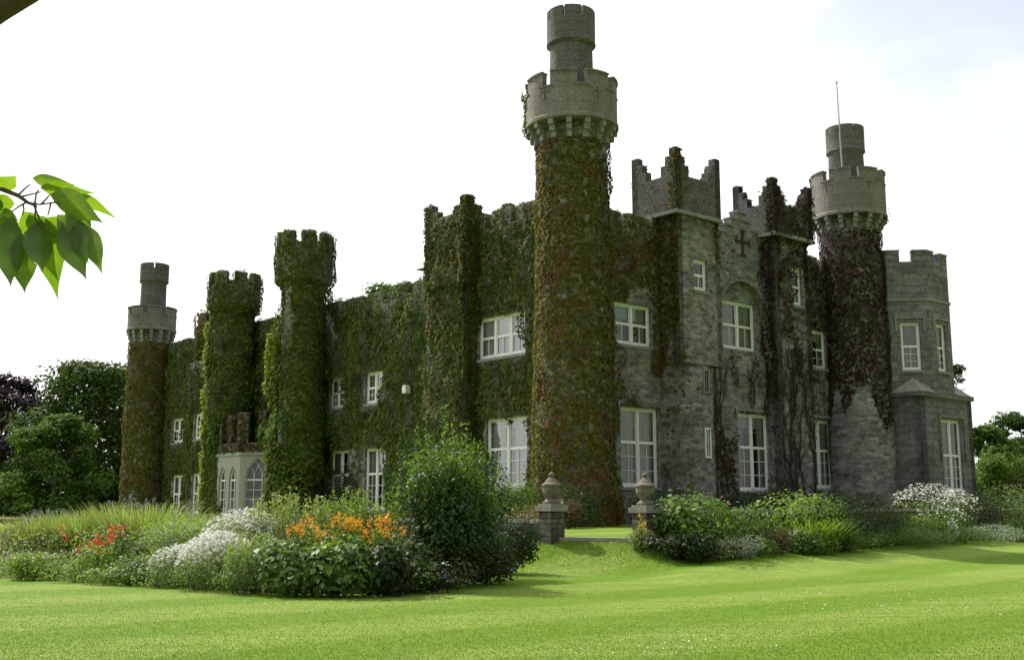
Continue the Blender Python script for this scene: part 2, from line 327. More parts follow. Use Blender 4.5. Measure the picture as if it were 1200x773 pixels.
def wall(mb, pl, segs, z0, ops=(), th=.45, reveal=.3):
    """front skin with openings, stepped top; segs = [(s0,s1,ztop)], ops = [(s0,s1,z0,z1)]"""
    cuts = sorted({round(x, 4) for sg in segs for x in sg[:2]} | {round(x, 4) for o in ops for x in o[:2]})
    prev = None
    for a, b in zip(cuts, cuts[1:]):
        m = (a+b)/2; tops = [t for x, y, t in segs if x <= m <= y]
        if not tops: prev = None; continue
        zt = max(tops); z = z0
        for o in sorted((o for o in ops if o[0] <= m <= o[1]), key=lambda o: o[2]):
            mb.face([pl.p(a, 0, z), pl.p(b, 0, z), pl.p(b, 0, o[2]), pl.p(a, 0, o[2])], pl.n3); z = o[3]
        mb.face([pl.p(a, 0, z), pl.p(b, 0, z), pl.p(b, 0, zt), pl.p(a, 0, zt)], pl.n3)
        mb.face([pl.p(a, -th, zt), pl.p(b, -th, zt), pl.p(b, 0, zt), pl.p(a, 0, zt)], (0, 0, 1))
        zb = zt-3
        mb.face([pl.p(a, -th, zb), pl.p(b, -th, zb), pl.p(b, -th, zt), pl.p(a, -th, zt)], -pl.n3)
        if prev is not None and abs(prev-zt) > 1e-3:
            lo, hi = sorted((prev, zt))
            mb.face([pl.p(a, -th, lo), pl.p(a, 0, lo), pl.p(a, 0, hi), pl.p(a, -th, hi)], -pl.s3 if zt > prev else pl.s3)
        if prev is None: mb.face([pl.p(a, -th, z0), pl.p(a, 0, z0), pl.p(a, 0, zt), pl.p(a, -th, zt)], -pl.s3)
        prev = zt; last = b
    mb.face([pl.p(last, -th, z0), pl.p(last, 0, z0), pl.p(last, 0, prev), pl.p(last, -th, prev)], pl.s3)
    for a, b, c, d in ops:
        r = -reveal
        mb.face([pl.p(a, r, c), pl.p(a, 0, c), pl.p(a, 0, d), pl.p(a, r, d)], pl.s3)
        mb.face([pl.p(b, r, c), pl.p(b, 0, c), pl.p(b, 0, d), pl.p(b, r, d)], -pl.s3)
        mb.face([pl.p(a, r, d), pl.p(b, r, d), pl.p(b, 0, d), pl.p(a, 0, d)], (0, 0, -1))
        mb.face([pl.p(a, r, c), pl.p(b, r, c), pl.p(b, 0, c), pl.p(a, 0, c)], (0, 0, 1))
def crenel(s0, s1, lo, hi, mer, gap, start=True):
    out_, x, on = [], s0, start
    while x < s1-1e-3:
        y = min(s1, x+(mer if on else gap)); out_.append((x, y, hi+(random.uniform(-.08, .08) if on else 0) if on else lo)); x = y; on = not on
    return out_

# numpy leaf meshes -------------------------------------------------------
def quads(name, V, mat, parent=None):
    """V: (n,4,3) array, one quad per leaf"""
    n = len(V); me = bpy.data.meshes.new(name)
    me.vertices.add(4*n); me.vertices.foreach_set('co', V.reshape(-1).astype(np.float32))
    me.loops.add(4*n); me.loops.foreach_set('vertex_index', np.arange(4*n, dtype=np.int32))
    me.polygons.add(n); me.polygons.foreach_set('loop_start', np.arange(0, 4*n, 4, dtype=np.int32))
    me.update(calc_edges=True); me.materials.append(M[mat])
    o = bpy.data.objects.new(name, me); link(o, parent); return o
def unit(a): return a/np.maximum(np.linalg.norm(a, axis=-1, keepdims=True), 1e-9)
def leaves(P, N, T, Ln, W, fold=.12):
    """leaf quads: P base, N leaf normal, T tip direction"""
    T = unit(T-N*np.sum(T*N, -1, keepdims=True)); B = np.cross(N, T)
    Ln = np.asarray(Ln).reshape(-1, 1); W = np.asarray(W).reshape(-1, 1)
    return np.stack([P, P+T*Ln*.42+B*W*.5+N*W*fold, P+T*Ln, P+T*Ln*.42-B*W*.5+N*W*fold], 1)
def rdir(n): return unit(rng.normal(size=(n, 3)))
_k = rng.normal(size=(24, 3)); _ph = rng.uniform(0, 6.28, 24)
def fnoise(P, sc):
    """smooth pseudo noise, about -1..1"""
    d = unit(_k)*(np.linspace(.6, 2.2, 24)[:, None])
    return np.sin(P@(d.T)*sc+_ph).sum(1)/math.sqrt(24)*1.1
def scatter(mb_list, dens, cull=None):
    tri = []
    for mb in mb_list:
        for f in mb.f:
            p = [mb.v[i] for i in f]
            for k in range(1, len(p)-1): tri.append((p[0], p[k], p[k+1]))
    T = np.array(tri); e1 = T[:, 1]-T[:, 0]; e2 = T[:, 2]-T[:, 0]; cr = np.cross(e1, e2); ar = np.linalg.norm(cr, axis=1)/2
    nrm = cr/(2*ar[:, None]+1e-12); n = int(ar.sum()*dens)
    i = rng.choice(len(T), n, p=ar/ar.sum()); a = rng.random(n); b = rng.random(n); fl = a+b > 1; a[fl] = 1-a[fl]; b[fl] = 1-b[fl]
    P = T[i, 0]+e1[i]*a[:, None]+e2[i]*b[:, None]; N = nrm[i]
    if cull is not None:
        k = np.sum(N*(cull-P), 1)/np.linalg.norm(cull-P, axis=1) > -.45; P = P[k]; N = N[k]
    return P, N

# ------------------------------------------------------------------ ground
P0 = Vector((2.535, 45, 0)); ANG = R(90-49.7)
UX, UY = math.sin(R(49.7)), math.cos(R(49.7))
def uv2w(u, v): return (P0.x+u*UX-v*UY, P0.y+u*UY+v*UX)
PL = (1.07, 30.4); PR = (3.5, 29.4)                       # gate piers
def sstep(a, b, x): t = np.clip((x-a)/(b-a), 0, 1); return t*t*(3-2*t)
def to_uv(x, y): dx = x-P0.x; dy = y-P0.y; return dx*UX+dy*UY, -dx*UY+dy*UX
uL, vL = to_uv(*PL); uR, vR = to_uv(*PR)
gl = math.hypot(uR-uL, vR-vL); gd = ((uR-uL)/gl, (vR-vL)/gl); gn = (gd[1], -gd[0])
if gn[0]+gn[1] > 0: gn = (-gn[0], -gn[1])
def ground(x, y):
    x = np.asarray(x, float); y = np.asarray(y, float)
    u, v = to_uv(x, y)
    dL = uL-u; dR = vR-v; dG = (u-uL)*gn[0]+(v-vL)*gn[1]
    tg = (u-uL)*gd[0]+(v-vL)*gd[1]
    d = np.maximum(np.maximum(dL, dR), dG)                # >0 outside the terrace
    base = .32*sstep(6, 20, x)*sstep(22, 38, y)+.02*np.sin(x*.31+1)*np.sin(y*.27)
    off = np.maximum(np.abs(tg-gl/2)-gl/2, 0)
    w = 1-sstep(.3, 2.6, off)
    ramp_ = .82*(1-sstep(-.45, 2.1, d))
    bed = .45*(1-sstep(0, 5, d))
    z = base+np.maximum(ramp_*w+bed*(1-w), 0)*(1-base/.9)
    far = sstep(60, 140, np.hypot(x, y-45))
    return np.where(d <= 0, .82+.08*sstep(0, 12, -d), z)*(1-far*.6)
def make_ground():
    fx = np.concatenate([np.linspace(-900, -60, 22), np.arange(-58, -16, 1.5), np.arange(-16, 22, .25), np.arange(22, 70, 1.5), np.linspace(72, 900, 22)])
    fy = np.concatenate([np.linspace(-300, -8, 12), np.arange(-6, 16, 1.), np.arange(16, 46, .25), np.arange(46, 110, 1.5), np.linspace(112, 1500, 26)])
    X, Y = np.meshgrid(fx, fy); Z = ground(X, Y); nx, ny = len(fx), len(fy)
    V = np.stack([X, Y, Z], -1).reshape(-1, 3); idx = np.arange(nx*ny).reshape(ny, nx)
    F = np.stack([idx[:-1, :-1], idx[:-1, 1:], idx[1:, 1:], idx[1:, :-1]], -1).reshape(-1, 4)
    me = bpy.data.meshes.new('lawn'); me.from_pydata(V.tolist(), [], F.tolist()); me.materials.append(M['lawn'])
    me.polygons.foreach_set('use_smooth', [True]*len(F)); me.update()
    o = bpy.data.objects.new('lawn', me); link(o); o['kind'] = 'structure'
make_ground()
def gx(px, d): return (px-600)/1298*.988*d                # sideways metres for a direction and a distance
def bed_sheet(name, front, back):
    F = np.array(front, float); B = np.array(back, float); n = 60; m = 14
    def res(A):
        s = np.concatenate([[0], np.cumsum(np.linalg.norm(np.diff(A, axis=0), axis=1))]); t = np.linspace(0, s[-1], n)
        return np.stack([np.interp(t, s, A[:, 0]), np.interp(t, s, A[:, 1])], 1)
    F, B = res(F), res(B); mb = MB()
    G = F[:, None]+(B-F)[:, None]*np.linspace(0, 1, m)[None, :, None]
    Z = ground(G[..., 0], G[..., 1])+.03
    for i in range(n-1):
        for j in range(m-1):
            mb.face([(*G[a, b], Z[a, b]) for a, b in ((i, j), (i+1, j), (i+1, j+1), (i, j+1))], (0, 0, 1))
    o = mb.build(name, 'soil'); o['kind'] = 'structure'
bed_sheet('flower_bed_soil', [(-26, 38.2), (-11.2, 26.7), (-8.5, 24.7), (-4.4, 21.5), (-2.2, 21.5), (-1.4, 22.9), (-.8, 25.)],
          [uv2w(uL-.3, 42), uv2w(uL-.3, 22), uv2w(uL-.3, 10), uv2w(uL-.3, 2), uv2w(uL-.3, vL+.5)])
bed_sheet('flower_bed_soil', [(4.3, 29), (5.6, 29.6), (8.6, 31.9), (12.2, 35.2), (16.5, 38.8), (30, 50)],
          [uv2w(uR+.4, vR-.3), uv2w(-4, vR-.3), uv2w(2, vR-.3), uv2w(8, vR-.3), uv2w(14, vR-.3), uv2w(30, vR-.3)])
def grass_blades():
    n = 260000
    y = 10.5+16*rng.random(n)**2; x = (rng.random(n)-.5)*2*(y*.475+1.6)
    u, v = to_uv(x, y)
    inb = (y > 20.2-.0*x) & (x < -.9) & (y > 20.4+np.maximum(-4.6-x, 0)*.72)
    inb |= (x > 4.6) & (y > 27.3)
    k = ~inb; x, y = x[k], y[k]; n = len(x)
    P = np.stack([x, y, ground(x, y)-.004], 1)
    T = unit(np.stack([rng.normal(0, .5, n), rng.normal(0, .5, n), np.full(n, 1.)], 1)); N = unit(np.cross(T, rdir(n)))
    Ln = rng.uniform(.012, .026, n)*(1.1-.35*sstep(14, 24, y)); q = leaves(P, N, T, Ln, np.full(n, .0075), 0)
    # longer grass on the bank below the gate
    n = 42000; tt = rng.uniform(-1.2, gl+1.2, n); dd = rng.uniform(.05, 2.6, n)
    u = uL+gd[0]*tt+gn[0]*dd; v = vL+gd[1]*tt+gn[1]*dd; x = P0.x+u*UX-v*UY; y = P0.y+u*UY+v*UX
    kk = rng.random(n) < (1-(dd/2.7)**1.5)*np.clip(1.4-np.abs(tt-gl/2)/(gl/2+.9), 0, 1); x, y, dd = x[kk], y[kk], dd[kk]; n = len(x)
    P = np.stack([x, y, ground(x, y)-.004], 1); T = unit(np.stack([rng.normal(0, .5, n), rng.normal(0, .5, n), np.full(n, 1.)], 1)); N = unit(np.cross(T, rdir(n)))
    Ln = rng.uniform(.018, .042, n)*(1.1-.7*dd/2.6); q = np.concatenate([q, leaves(P, N, T, Ln, np.full(n, .012), 0)])
    o = quads('grass', q, 'grass'); o['kind'] = 'stuff'
    n = 2600; y = 11.5+18*rng.random(n)**1.2; x = (rng.random(n)-.3)*2*(y*.4); P = np.stack([x, y, ground(x, y)+.03], 1)
    k = (fnoise(P, .7) > .25) & ~((x < -.5) & (y > 19.5)) & ~((x > 4.3) & (y > 26)); P = P[k]; n = len(P)
    N = unit(np.stack([rng.normal(0, .3, n), rng.normal(0, .3, n), np.ones(n)], 1)); q = leaves(P, N, rdir(n), np.full(n, .026), np.full(n, .024), 0)
    o = quads('lawn_daisies', q, 'fl_white'); o['kind'] = 'stuff'
grass_blades()

# ------------------------------------------------------------------ castle
castle = thing('castle', 'grey stone castle with ivy clad towers, battlements and white windows standing beyond the lawn', 'castle', P0, ANG)
CAM = np.array([-31.04, -32.68, 1.6])                     # the viewer in castle coordinates, to skip leaves on far sides
WIN_L, WIN_R = [], []
ZB = .5
S = {}                                                    # wall meshes by section, kept for the creeper

def window(pl, s0, s1, z0, z1, lights=2, cols=2, rows=(2, 2), transom=.5, rec=.13, curtain=.6, sill=True, parent=None, part='window'):
    fb = MB(); w = s1-s0; h = z1-z0; D0, D1 = -rec-.09, -rec
    f = .105; mu = .145
    B = lambda a, b, c, d, e=0, g=0: fb.box(pl, a, b, D0+g, D1+e, c, d)
    B(s0, s0+f, z0, z1); B(s1-f, s1, z0, z1); B(s0+f, s1-f, z1-f, z1); B(s0+f, s1-f, z0, z0+f)
    lw = (w-2*f-(lights-1)*mu)/lights; zt = z0+h*transom
    bars = []
    for i in range(lights):
        a = s0+f+i*(lw+mu); b = a+lw
        if i: B(a-mu, a, z0+f, z1-f, .012)
        st = .045
        for (c, d, r, o) in ((z0+f, zt, rows[1], .0), (zt, z1-f, rows[0], -.03)):
            e = -.014+o
            B(a, a+st, c, d, e, .015); B(b-st, b, c, d, e, .015); B(a+st, b-st, c, c+.07, e, .015); B(a+st, b-st, d-.05, d, e, .015)
            for k in range(1, cols):
                x = a+(b-a)*k/cols; B(x-.013, x+.013, c+.055, d-.05, e-.012, .02)
            for k in range(1, r):
                y = c+(d-c)*k/r; B(a+st, b-st, y-.013, y+.013, e-.016, .02)
    o = fb.build(part, 'white', parent or castle)
    g = MB(); d = D0+.035
    for i in range(lights):
        a = s0+f+i*(lw+mu); g.face([pl.p(a, d, z0+f), pl.p(a+lw, d, z0+f), pl.p(a+lw, d, z1-f), pl.p(a, d, z1-f)], pl.n3)
    g.build('pane', 'glass', o)
    c = MB(); N = 26
    def drape(a, b, za, zb):
        pts = [(a+(b-a)*i/N, D0-.1-.03*math.sin(i*1.9)-.015*math.sin(i*.7)) for i in range(N+1)]
        for (x, y), (x2, y2) in zip(pts, pts[1:]): c.face([pl.p(x, y, za), pl.p(x2, y2, za), pl.p(x2, y2, zb), pl.p(x, y, zb)], pl.n3)
    cv = (curtain+.25)*random.uniform(.8, 1.15); mid = (s0+s1)/2
    drape(s0+.03, s0+.03+(w/2-.03)*min(cv, 1), z0+.03, z1-.03); drape(s1-.03-(w/2-.03)*min(cv*random.uniform(.75, 1.1), 1), s1-.03, z0+.03, z1-.03)
    if random.random() < .6: drape(s0+.03, s1-.03, z1-h*random.uniform(.12, .4), z1-.03)
    c.build('curtain', 'curtain', o)
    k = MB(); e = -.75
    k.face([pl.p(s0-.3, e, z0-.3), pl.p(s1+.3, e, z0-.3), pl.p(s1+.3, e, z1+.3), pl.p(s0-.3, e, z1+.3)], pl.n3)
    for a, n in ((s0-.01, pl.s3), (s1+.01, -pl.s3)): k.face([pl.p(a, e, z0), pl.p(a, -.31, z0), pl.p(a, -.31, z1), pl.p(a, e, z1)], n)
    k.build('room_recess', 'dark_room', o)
    if sill:
        sm = MB(); sm.box(pl, s0-.08, s1+.08, -.28, .07, z0-.13, z0-.002); sm.build('sill', 'trim', o)
    return o

def round_tower(c, zb, r_base, r_top, z_cor, z_drum, z_low, z_top, r_drum, r_st, r_head, z_head, z_sttop, phase=0, drum='render', stack='dark_render', base=None):
    mb = MB(); prof = [(r_base, zb), (r_base*.5+r_top*.5, zb+(z_cor-zb)*.55), (r_top, z_cor), (r_top, z_drum-.05)]
    if base: prof = [(base[0], zb), (base[0], base[1]), (r_base, base[1]+.25)] + prof[1:]
    mb.lathe(c, prof, 48)
    t = mb.build('round_tower', 'rubble', castle)
    b = MB(); b.lathe(c, [(r_top, z_drum-.02), (r_drum+.05, z_drum), (r_drum+.05, z_drum+.14), (r_drum, z_drum+.2), (r_drum, z_low), (r_drum-.28, z_low), (r_drum-.28, z_low-.5), (0, z_low-.5)], 48)
    n = 8
    for i in range(n):
        a = phase+2*PI*i/n; b.ringseg(c, r_drum-.28, r_drum, a, a+2*PI/n*.74, z_low-.02, z_top-.08, 5)
        b.ringseg(c, r_drum-.32, r_drum+.05, a-.01, a+2*PI/n*.74+.01, z_top-.08, z_top, 5)
        a2 = a+2*PI/n*.74; b.ringseg(c, r_drum-.3, r_drum+.045, a2-.08, a2+2*PI/n*.26+.08, z_low, z_low+.07, 2)
    b_ = b.build('battlement', drum, t)
    n = 15
    for i in range(n):
        k = MB(); a = 2*PI*(i+.3)/n; w = .1
        for j, (z0, z1, rr) in enumerate(((z_cor, z_cor+(z_drum-z_cor)*.36, r_top+(r_drum-r_top)*.35), (z_cor+(z_drum-z_cor)*.36, z_cor+(z_drum-z_cor)*.68, r_top+(r_drum-r_top)*.7), (z_cor+(z_drum-z_cor)*.68, z_drum-.005, r_drum-.01))):
            k.ringseg(c, r_top-.1, rr, a-w/rr*1.1, a+w/rr*1.1, z0, z1, 2)
        k.build('corbel', 'trim', t)
    vw = math.atan2(-32.7-c[1], -31.-c[0])
    for da in (-.6, .6):
        k = MB(); zz = z_low-.2; a = vw+da
        k.ringseg(c, r_drum-.02, r_drum+.012, a-.013, a+.013, zz-.34, zz+.2, 1); k.ringseg(c, r_drum-.02, r_drum+.014, a-.11, a+.11, zz-.02, zz+.025, 2); k.build('arrow_loop', 'dark_render', b_)
    u = MB(); u.lathe(c, [(r_st+.06, z_low-.5), (r_st, z_low+.6), (r_st*.97, z_head-.14), (r_head-.02, z_head), (r_head+.02, z_head+.02), (r_head, z_head+.1), (r_head, z_sttop-.45), (r_head-.22, z_sttop-.45), (r_head-.22, z_sttop-.8), (0, z_sttop-.8)], 40)
    for i in range(8):
        a = phase+.2+2*PI*i/8; u.ringseg(c, r_head-.22, r_head, a, a+2*PI/8*.9, z_sttop-.46, z_sttop, 5)
    u.build('upper_turret', stack, t)
    return mb, b
S['ct'] = round_tower((0, 0), ZB, 1.62, 1.46, 16.6, 17.35, 18.7, 19.4, 1.93, .94, 1.04, 21.1, 22.6, .35)
S['lt'] = round_tower((-.2, 43.4), ZB, 1.5, 1.4, 13.05, 13.95, 15.05, 15.65, 1.66, .9, 1.0, 17.55, 18.85, .2)
S['rt'] = round_tower((20.7, .05), ZB, 1.66, 1.52, 16.25, 16.95, 18.8, 19.45, 1.96, .95, 1.02, 20.75, 22.15, .1, base=(1.76, 6.6))

def wall_part(key, pl, segs, ops=(), z0=ZB, mat='rubble', name='wall', th=.45):
    mb = MB(); wall(mb, pl, segs, z0, ops, th); S[key] = mb
    return mb.build(name, mat, castle)
# left front: tall block, low wing, link, far wing
lA = LP(.4); opsA = [(3.5, 6.8, 8.3, 10.2), (3.4, 6.2, 2.5, 5.55)]
wall_part('A', lA, crenel(.8, 7.2, 14.35, 15.1, 1.35, .5, True), opsA)
window(lA, *opsA[0], lights=3, cols=2, rows=(1, 1), curtain=.85); window(lA, *opsA[1], lights=2, cols=2, rows=(2, 3), transom=.55, curtain=.7)
lB = LP(.5); opsB = [(14.8, 16.4, 6.95, 8.6), (18.5, 20., 6.95, 8.6), (14.4, 16.3, 1.5, 4.65), (17.8, 19.7, 1.5, 4.65)]
wall_part('B', lB, [(9.9, 10.6, 12.1)]+crenel(10.6, 22.2, 12.05, 12.85, 1.5, .65), opsB)
for i, o in enumerate(opsB): window(lB, *o, lights=2, cols=2, rows=(2, 2) if i < 2 else (2, 3), transom=.5 if i < 2 else .58, curtain=.5)
wall_part('CE', LP(.52), crenel(22.2, 30.6, 12.3, 13.0, 1.1, .4))
lF = LP(.5); opsF = [(38.9, 40.7, 6.0, 7.65), (38.4, 40.3, 1.25, 3.8)]
wall_part('F', lF, crenel(30.6, 42.4, 12.4, 13.0, 1.2, .4), opsF)
lG = LP(-.1); opsG = [(34.2, 35.8, 6.0, 7.65), (34.1, 35.8, 1.25, 3.8)]
wall_part('F2', lG, crenel(32.8, 37.1, 10.5, 11.05, .8, .3), opsG, th=.75, name='projecting_wall')
for i, o in enumerate(opsF): window(lF, *o, lights=2, cols=2, rows=(2, 2), curtain=.5)
for i, o in enumerate(opsG): window(lG, *o, lights=2, cols=2, rows=(2, 2), curtain=.5)
# round ivy turrets of the left front
def ivy_turret(key, c, r, r_head, z_head, z_low, z_top, phase):
    mb = MB(); mb.lathe(c, [(r+.1, ZB), (r, 6), (r, z_head-.4), (r_head, z_head), (r_head, z_low), (r_head-.35, z_low), (r_head-.35, z_low-.4), (0, z_low-.4)], 32)
    t = mb.build('round_turret', 'rubble', castle); b = MB()
    for i in range(8):
        a = phase+2*PI*i/8; b.ringseg(c, r_head-.35, r_head, a, a+2*PI/8*.64, z_low-.02, z_top, 4)
    b.build('battlement', 'rubble', t); S[key] = mb; S[key+'m'] = b
ivy_turret('C', (-1.0, 20.5), 1.14, 1.56, 13.9, 15.7, 16.5, .15)
ivy_turret('E', (-.72, 29.5), 1.2, 1.56, 13.7, 14.95, 15.75, .3)
ivy_turret('F3', (1.6, 36.6), 1.2, 1.3, 13.2, 13.9, 14.5, .0)
# bay window between the turrets: three sides, gothic lights
def arch_light(pl, s0, s1, z0, zs, parent, mbw):
    """white pointed sash set in an arched opening; returns the arch outline as (s,z)"""
    w = s1-s0; pts = []
    for i in range(9):
        t = i/8*R(60); pts.append((s1-w*math.cos(t), zs+w*math.sin(t)))
    right = [(s0+s1-a, z) for a, z in reversed(pts[:-1])]
    return pts+right
def bay():
    corners = [(.5, 31.0), (-.3, 30.4), (-1.75, 28.85), (-1.75, 25.85), (-.35, 24.3), (.5, 23.5)]
    root = MB(); z0, zt = ZB, 4.75
    body = None; specs = []
    for i, (a, b) in enumerate(zip(corners, corners[1:])):
        d = Vector((b[0]-a[0], b[1]-a[1])); Ln = d.length; d.normalize(); n = (d.y, -d.x)
        if n[0] > 0: n = (-n[0], -n[1])
        pl = Plane(a, (d.x, d.y), n); specs.append((pl, Ln))
        lights = {0: [], 1: [(.45, Ln-.45)], 2: [(.4, 1.3), (1.7, 2.6)], 3: [(.35, Ln-.3)], 4: []}[i]
        zs = 3.2; cuts = [0]+[x for l in lights for x in l]+[Ln]
        for j in range(0, len(cuts), 2):
            root.face([pl.p(cuts[j], 0, z0), pl.p(cuts[j+1], 0, z0), pl.p(cuts[j+1], 0, zt), pl.p(cuts[j], 0, zt)], pl.n3)
        for (s0, s1) in lights:
            root.face([pl.p(s0, 0, z0), pl.p(s1, 0, z0), pl.p(s1, 0, 1.0), pl.p(s0, 0, 1.0)], pl.n3)
            ar = arch_light(pl, s0, s1, 1.0, zs, None, None)
            for (x, z), (x2, z2) in zip(ar, ar[1:]):
                root.face([pl.p(x, 0, z), pl.p(x2, 0, z2), pl.p(x2, 0, zt), pl.p(x, 0, zt)], pl.n3)
                mx, mz = (s0+s1)/2-(x+x2)/2, zs-.2-(z+z2)/2
                root.face([pl.p(x, 0, z), pl.p(x2, 0, z2), pl.p(x2, -.22, z2), pl.p(x, -.22, z)], (pl.s3*mx+Vector((0, 0, mz))))
            for s_, n_ in ((s0, pl.s3), (s1, -pl.s3)): root.face([pl.p(s_, 0, 1.0), pl.p(s_, -.22, 1.0), pl.p(s_, -.22, zs), pl.p(s_, 0, zs)], n_)
            root.face([pl.p(s0, 0, 1.0), pl.p(s1, 0, 1.0), pl.p(s1, -.22, 1.0), pl.p(s0, -.22, 1.0)], (0, 0, 1))
        # string course
        root.box(pl, -.03, Ln+.03, -.02, .07, zt-.16, zt)
    bay_o = root.build('bay_window', 'bay_stone', castle)
    par = MB()
    for (pl, Ln), k in zip(specs, range(5)):
        sg = crenel(0, Ln, 5.3, 7.0, .42, .62) if Ln < 2.5 else crenel(0, Ln, 5.3, 7.0, .42, .86)
        wall(par, pl, [(a, b, t) for a, b, t in sg], 4.75, (), .35)
    par.build('parapet', 'rubble', bay_o); S['D'] = par
    fr = MB(); gl_ = MB(); ct = MB(); bk = MB()
    for i, (pl, Ln) in enumerate(specs):
        for (s0, s1) in {1: [(.45, Ln-.45)], 2: [(.4, 1.3), (1.7, 2.6)], 3: [(.35, Ln-.3)]}.get(i, []):
            ar = arch_light(pl, s0, s1, 1., 3.2, None, None); poly = [(s0, 1.0)]+ar+[(s1, 1.0)]
            gl_.face([pl.p(a, -.17, z) for a, z in poly], pl.n3)
            for (x, z), (x2, z2) in zip(poly, poly[1:]+poly[:1]):
                p, q = Vector(pl.p(x, -.14, z)), Vector(pl.p(x2, -.14, z2)); fr.tube([p, q], [.05, .05], 4)
            fr.box(pl, s0, s1, -.19, -.12, 3.15, 3.24)
            n = 3 if s1-s0 > 1.1 else 2
            for k in range(1, n):
                x = s0+(s1-s0)*k/n; fr.box(pl, x-.016, x+.016, -.18, -.13, 1., 3.15)
                # curved tracery bars
                for c0, sg in ((s0, 1), (s1, -1)):
                    ww = abs(x-c0); pp = []
                    full = [(x+sg*((s1-s0)-(s1-s0)*math.cos(t)), 3.2+(s1-s0)*math.sin(t)) for t in np.linspace(0, R(60), 9)]
                    for (a, z) in full:
                        dd = math.hypot(a-(s0 if sg > 0 else s1), z-3.2)
                        if dd <= (s1-s0)+.01 : pp.append(pl.p(a, -.15, z))
                    if len(pp) > 1: fr.tube(pp, [.018]*len(pp), 4)
            for z in (1.55, 2.1, 2.63): fr.box(pl, s0, s1, -.18, -.13, z-.014, z+.014)
            ct.face([pl.p(s0-.1, -.5, 1.45), pl.p(s1+.1, -.5, 1.45), pl.p(s1+.1, -.5, 4.3), pl.p(s0-.1, -.5, 4.3)], pl.n3)
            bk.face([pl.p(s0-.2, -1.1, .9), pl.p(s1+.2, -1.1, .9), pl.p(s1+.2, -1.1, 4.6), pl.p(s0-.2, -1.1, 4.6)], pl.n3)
    f = fr.build('window_frame', 'white', bay_o); gl_.build('pane', 'glass', bay_o); ct.build('blind', 'curtain', bay_o); bk.build('room_recess', 'dark_room', bay_o)
    rf = MB(); rf.face([(x, y, 5.45) for x, y in corners], (0, 0, 1)); rf.build('roof', 'roof', bay_o)
bay()
# square turrets with stepped corner merlons
def square_head(mb, u0, u1, v0, v1, z0, zdip, steps, th=.38):
    for pl, a, b in ((RP(v0), u0, u1), (LP(u0), v0, v1), (Plane((0, v1), (1, 0), (0, 1)), u0, u1), (Plane((u1, 0), (0, 1), (1, 0)), v0, v1)):
        w = b-a; segs = []; x = a
        for ln, h in steps: segs.append((x, x+ln, zdip+h)); x += ln
        y = b; tail = []
        for ln, h in steps: tail.append((y-ln, y, zdip+h)); y -= ln
        segs.append((x, y, zdip)); segs += tail[::-1]
        wall(mb, pl, segs, z0, (), th)
    mb.face([(u0+.1, v0+.1, zdip-.6), (u1-.1, v0+.1, zdip-.6), (u1-.1, v1-.1, zdip-.6), (u0+.1, v1-.1, zdip-.6)], (0, 0, 1))
    mb.face([(u0, v0, z0), (u1, v0, z0), (u1, v1, z0), (u0, v1, z0)], (0, 0, -1))
def ring_course(mb, u0, u1, v0, v1, z0, z1, o):
    mb.box(RP(v0), u0-o, u1+o, -.1, o, z0, z1); mb.box(LP(u0), v0+.1, v1, -.1, o, z0, z1)
    mb.box(Plane((u1, 0), (0, 1), (1, 0)), v0+.1, v1, -.1, o, z0, z1)
def square_turret(key, u0, u1, v0, v1, head, z_head, zdip, steps, ops=(), bow=None, z0=ZB):
    mb = MB(); zb = bow[2] if bow else z0
    wall(mb, RP(v0), [(u0, u1, z_head)], zb, ops); wall(mb, LP(u0), [(v0, v1, z_head)], zb, (), .3)
    wall(mb, Plane((u1, 0), (0, 1), (1, 0)), [(v0, v1, z_head)], zb, (), .3)
    if bow:
        (c, r, zt) = bow; mb.lathe(c, [(r+.06, z0), (r, 3), (r, zt-.4), (r*.86, zt+.5), (.6, zt+1.5)], 32, PI, 2*PI)
    t = mb.build('square_turret', 'rubble', castle); S[key] = mb
    h = MB(); square_head(h, *head, z_head, zdip, steps); h.build('battlement', 'dark_render' if key != 'At' else 'rubble', t); S[key+'h'] = h
    if key == 'At': return t
    k = MB(); ring_course(k, *head, z_head-.12, z_head+.05, .06); k.build('string_course', 'trim', t)
    return t
st = [(.36, 1.25), (.28, .88), (.26, .48)]
opI = [(7.25, 8.2, 11.4, 12.85)]
tI = square_turret('I', 6.2, 9.1, -.35, 2.0, (5.85, 8.98, -.62, 2.1), 14.85, 16.55, st, opI, ((7.65, 1.2), 1.62, 8.0))
window(RP(-.35), *opI[0], lights=1, cols=2, rows=(1, 1), curtain=.7, parent=None)
for z0_, z1_, a in ((3.8, 5.15, 0), (6.7, 7.8, 0)):       # slit windows in the bowed foot
    px = Plane((7.8, 1.2-1.64), (1, 0), (0, -1)); f = MB()
    for q in ((-.2, -.13), (.13, .2)): f.box(px, *q, -.1, .03, z0_, z1_)
    f.box(px, -.13, .13, -.1, .03, z0_, z0_+.07); f.box(px, -.13, .13, -.1, .03, z1_-.07, z1_); f.box(px, -.012, .012, -.1, .02, z0_+.07, z1_-.07)
    o = f.build('slit_window', 'white' if z0_ < 5 else 'trim', castle); g = MB(); g.box(px, -.13, .13, -.1, -.002, z0_+.07, z1_-.07); g.build('pane', 'dark_room' if z0_ > 5 else 'glass', o)
    g = MB(); g.box(px, -.12, .12, -.14, -.11, z0_+.08, z1_-.08); g.build('room_recess', 'dark_room', o)
tK = square_turret('K2', 13.4, 16.1, -.35, 1.8, (13.1, 16.35, -.6, 1.9), 15.0, 16.55, st, [(14.75, 15.55, 11.6, 13.5)])
window(RP(-.35), 14.75, 15.55, 11.6, 13.5, lights=1, cols=2, rows=(2, 2), curtain=.8)
